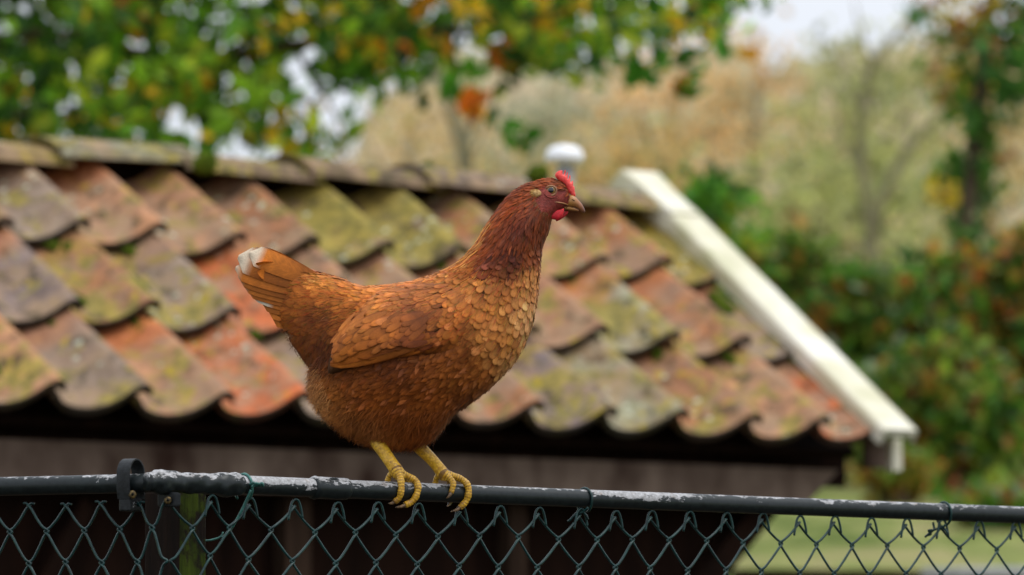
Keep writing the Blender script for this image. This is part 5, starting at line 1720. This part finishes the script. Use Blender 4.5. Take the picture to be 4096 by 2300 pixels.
def toe(V, Fc, skel, pts, r0, r1, scute=5.0):
    path = catmull(np.array([list(at(px, py, rdy(px) + dy)) for px, py, dy in pts]), 12)
    n_ = len(path)
    rad = []
    ln = np.concatenate([[0], np.cumsum(np.linalg.norm(np.diff(path, axis=0), axis=1))])
    for i in range(n_):
        s_ = i / (n_ - 1)
        base = (r0 + (r1 - r0) * s_) * PXM
        ph = (ln[i] / (11 * PXM)) % 1.0
        pad = 1 + .07 * math.sin(ln[i] / (44 * PXM) * 2 * math.pi)
        rad.append(base * pad * (1 + .07 * (math.sin(ph * math.pi) ** .6 - .6)))
        skel.append((*path[i], ln[i]))
    tube([Vector(q) for q in path], rad, 12, V=V, Fc=Fc)
    return path
def leg(shank, toes, claws, name='leg'):
    V, Fc, skel = [], [], []
    pth = catmull(np.array([list(at(px, py, y)) for px, py, y, r in shank]), 10)
    rr = 1.12 * catmull(np.array([[r, 0] for px, py, y, r in shank]), 10)[:, 0] * PXM
    ln = 0
    for i, q in enumerate(pth): skel.append((*q, .5 * 11 * PXM))
    tube([Vector(q) for q in pth], list(rr), 14, V=V, Fc=Fc)
    for tp, r0, r1 in toes: toe(V, Fc, skel, tp, r0, r1)
    # knuckle pad joins the toes
    kx, ky, kY, kr = shank[-1]
    I, IF = ico(2, 1.0); b = len(V)
    V += [at(kx, ky, kY) + Vector((v.x * kr * 1.15, v.y * kr * .9, v.z * kr * .9)) * PXM for v in I]; Fc += [tuple(b + i for i in f) for f in IF]
    me0 = mesh('leg_tmp', V, Fc)
    o = obj('leg_tmp', me0)
    md = o.modifiers.new('r', 'REMESH'); md.mode = 'VOXEL'; md.voxel_size = .00085
    sm = o.modifiers.new('s', 'SMOOTH'); sm.factor = .5; sm.iterations = 3
    dg = bpy.context.evaluated_depsgraph_get()
    me = bpy.data.meshes.new_from_object(o.evaluated_get(dg))
    bpy.data.objects.remove(o, do_unlink=True)
    co = np.empty(len(me.vertices) * 3); me.vertices.foreach_get('co', co); co = co.reshape(-1, 3)
    sk = np.array(skel)
    cr = np.zeros(len(co))
    for a in range(0, len(co), 3000):
        d_ = np.linalg.norm(co[a:a + 3000, None] - sk[None, :, :3], axis=2)
        ph = (sk[np.argmin(d_, 1), 3] / (11 * PXM)) % 1.0
        cr[a:a + 3000] = np.exp(-((np.minimum(ph, 1 - ph)) / .14) ** 2)
    me.name = 'leg'
    at_ = me.attributes.new('fuv', 'FLOAT_VECTOR', 'POINT')
    at_.data.foreach_set('vector', np.stack([cr, cr * 0, cr * 0], 1).astype(np.float32).ravel())
    me.transform(Matrix.Translation(-HB))
    me.polygons.foreach_set('use_smooth', [True] * len(me.polygons))
    me.materials.clear()
    lo_ = hpart(name, me, None, M_LEG)
    for cp in claws:
        path = catmull(np.array([list(at(px, py, rdy(px) + dy)) for px, py, dy in cp]), 6)
        V, Fc = tube([Vector(q) for q in path], [PXM * (8.5 * (1 - i / (len(path) - 1)) ** .7 + .8) for i in range(len(path))], 9)
        hpart('claw', V, Fc, M_CLAW, lo_)
y1, y2 = rdy(1590), rdy(1775)
leg([(1470, 1690, y1 + .03, 34), (1508, 1764, y1 + .015, 27), (1536, 1808, y1 + .008, 24), (1565, 1851, y1 + .002, 23), (1590, 1888, y1 - .001, 25), (1598, 1904, y1 - .002, 22)],
    [([(1588, 1884, -.002), (1600, 1908, -.011), (1605, 1936, -.0165), (1604, 1966, -.0172), (1596, 1992, -.0145), (1578, 2008, -.009)], 15, 12),
     ([(1600, 1890, -.001), (1636, 1908, -.006), (1664, 1926, -.012), (1672, 1950, -.0168), (1666, 1980, -.0170), (1648, 2006, -.0135), (1618, 2021, -.009)], 15, 13),
     ([(1580, 1884, .004), (1560, 1900, .012), (1551, 1922, .0165), (1548, 1950, .0172), (1552, 1985, .013)], 13, 10),
     ([(1596, 1892, .002), (1616, 1915, .006), (1632, 1928, .013), (1640, 1950, .017), (1640, 1975, .015)], 12, 10)],
    [[(1582, 2006, -.009), (1566, 2013, -.007), (1553, 2014, -.003)], [(1622, 2020, -.010), (1602, 2027, -.008), (1580, 2030, -.003)]])
leg([(1630, 1720, y2 - .008, 32), (1680, 1790, y2 - .004, 25), (1723, 1834, y2 - .002, 22), (1752, 1868, y2, 22), (1774, 1897, y2 - .001, 24), (1784, 1908, y2 - .002, 21)],
    [([(1778, 1900, -.004), (1800, 1914, -.011), (1812, 1932, -.0160), (1810, 1952, -.0170), (1804, 1972, -.0160)], 14, 11),
     ([(1784, 1894, -.001), (1824, 1908, -.006), (1858, 1926, -.012), (1873, 1952, -.0168), (1872, 1984, -.0170), (1860, 2010, -.0140), (1838, 2032, -.009)], 15, 13),
     ([(1766, 1894, .004), (1748, 1908, .012), (1742, 1930, .0165), (1740, 1958, .0172), (1744, 1990, .013)], 13, 10),
     ([(1786, 1904, .001), (1800, 1930, .009), (1806, 1950, .0165), (1806, 1985, .014), (1800, 2010, .006)], 12, 10)],
    [[(1806, 1968, -.0165), (1796, 1984, -.0165), (1784, 1995, -.013)], [(1842, 2028, -.010), (1824, 2040, -.009), (1802, 2047, -.005)], [(1802, 2004, .006), (1796, 2018, .001), (1788, 2026, -.004)]])
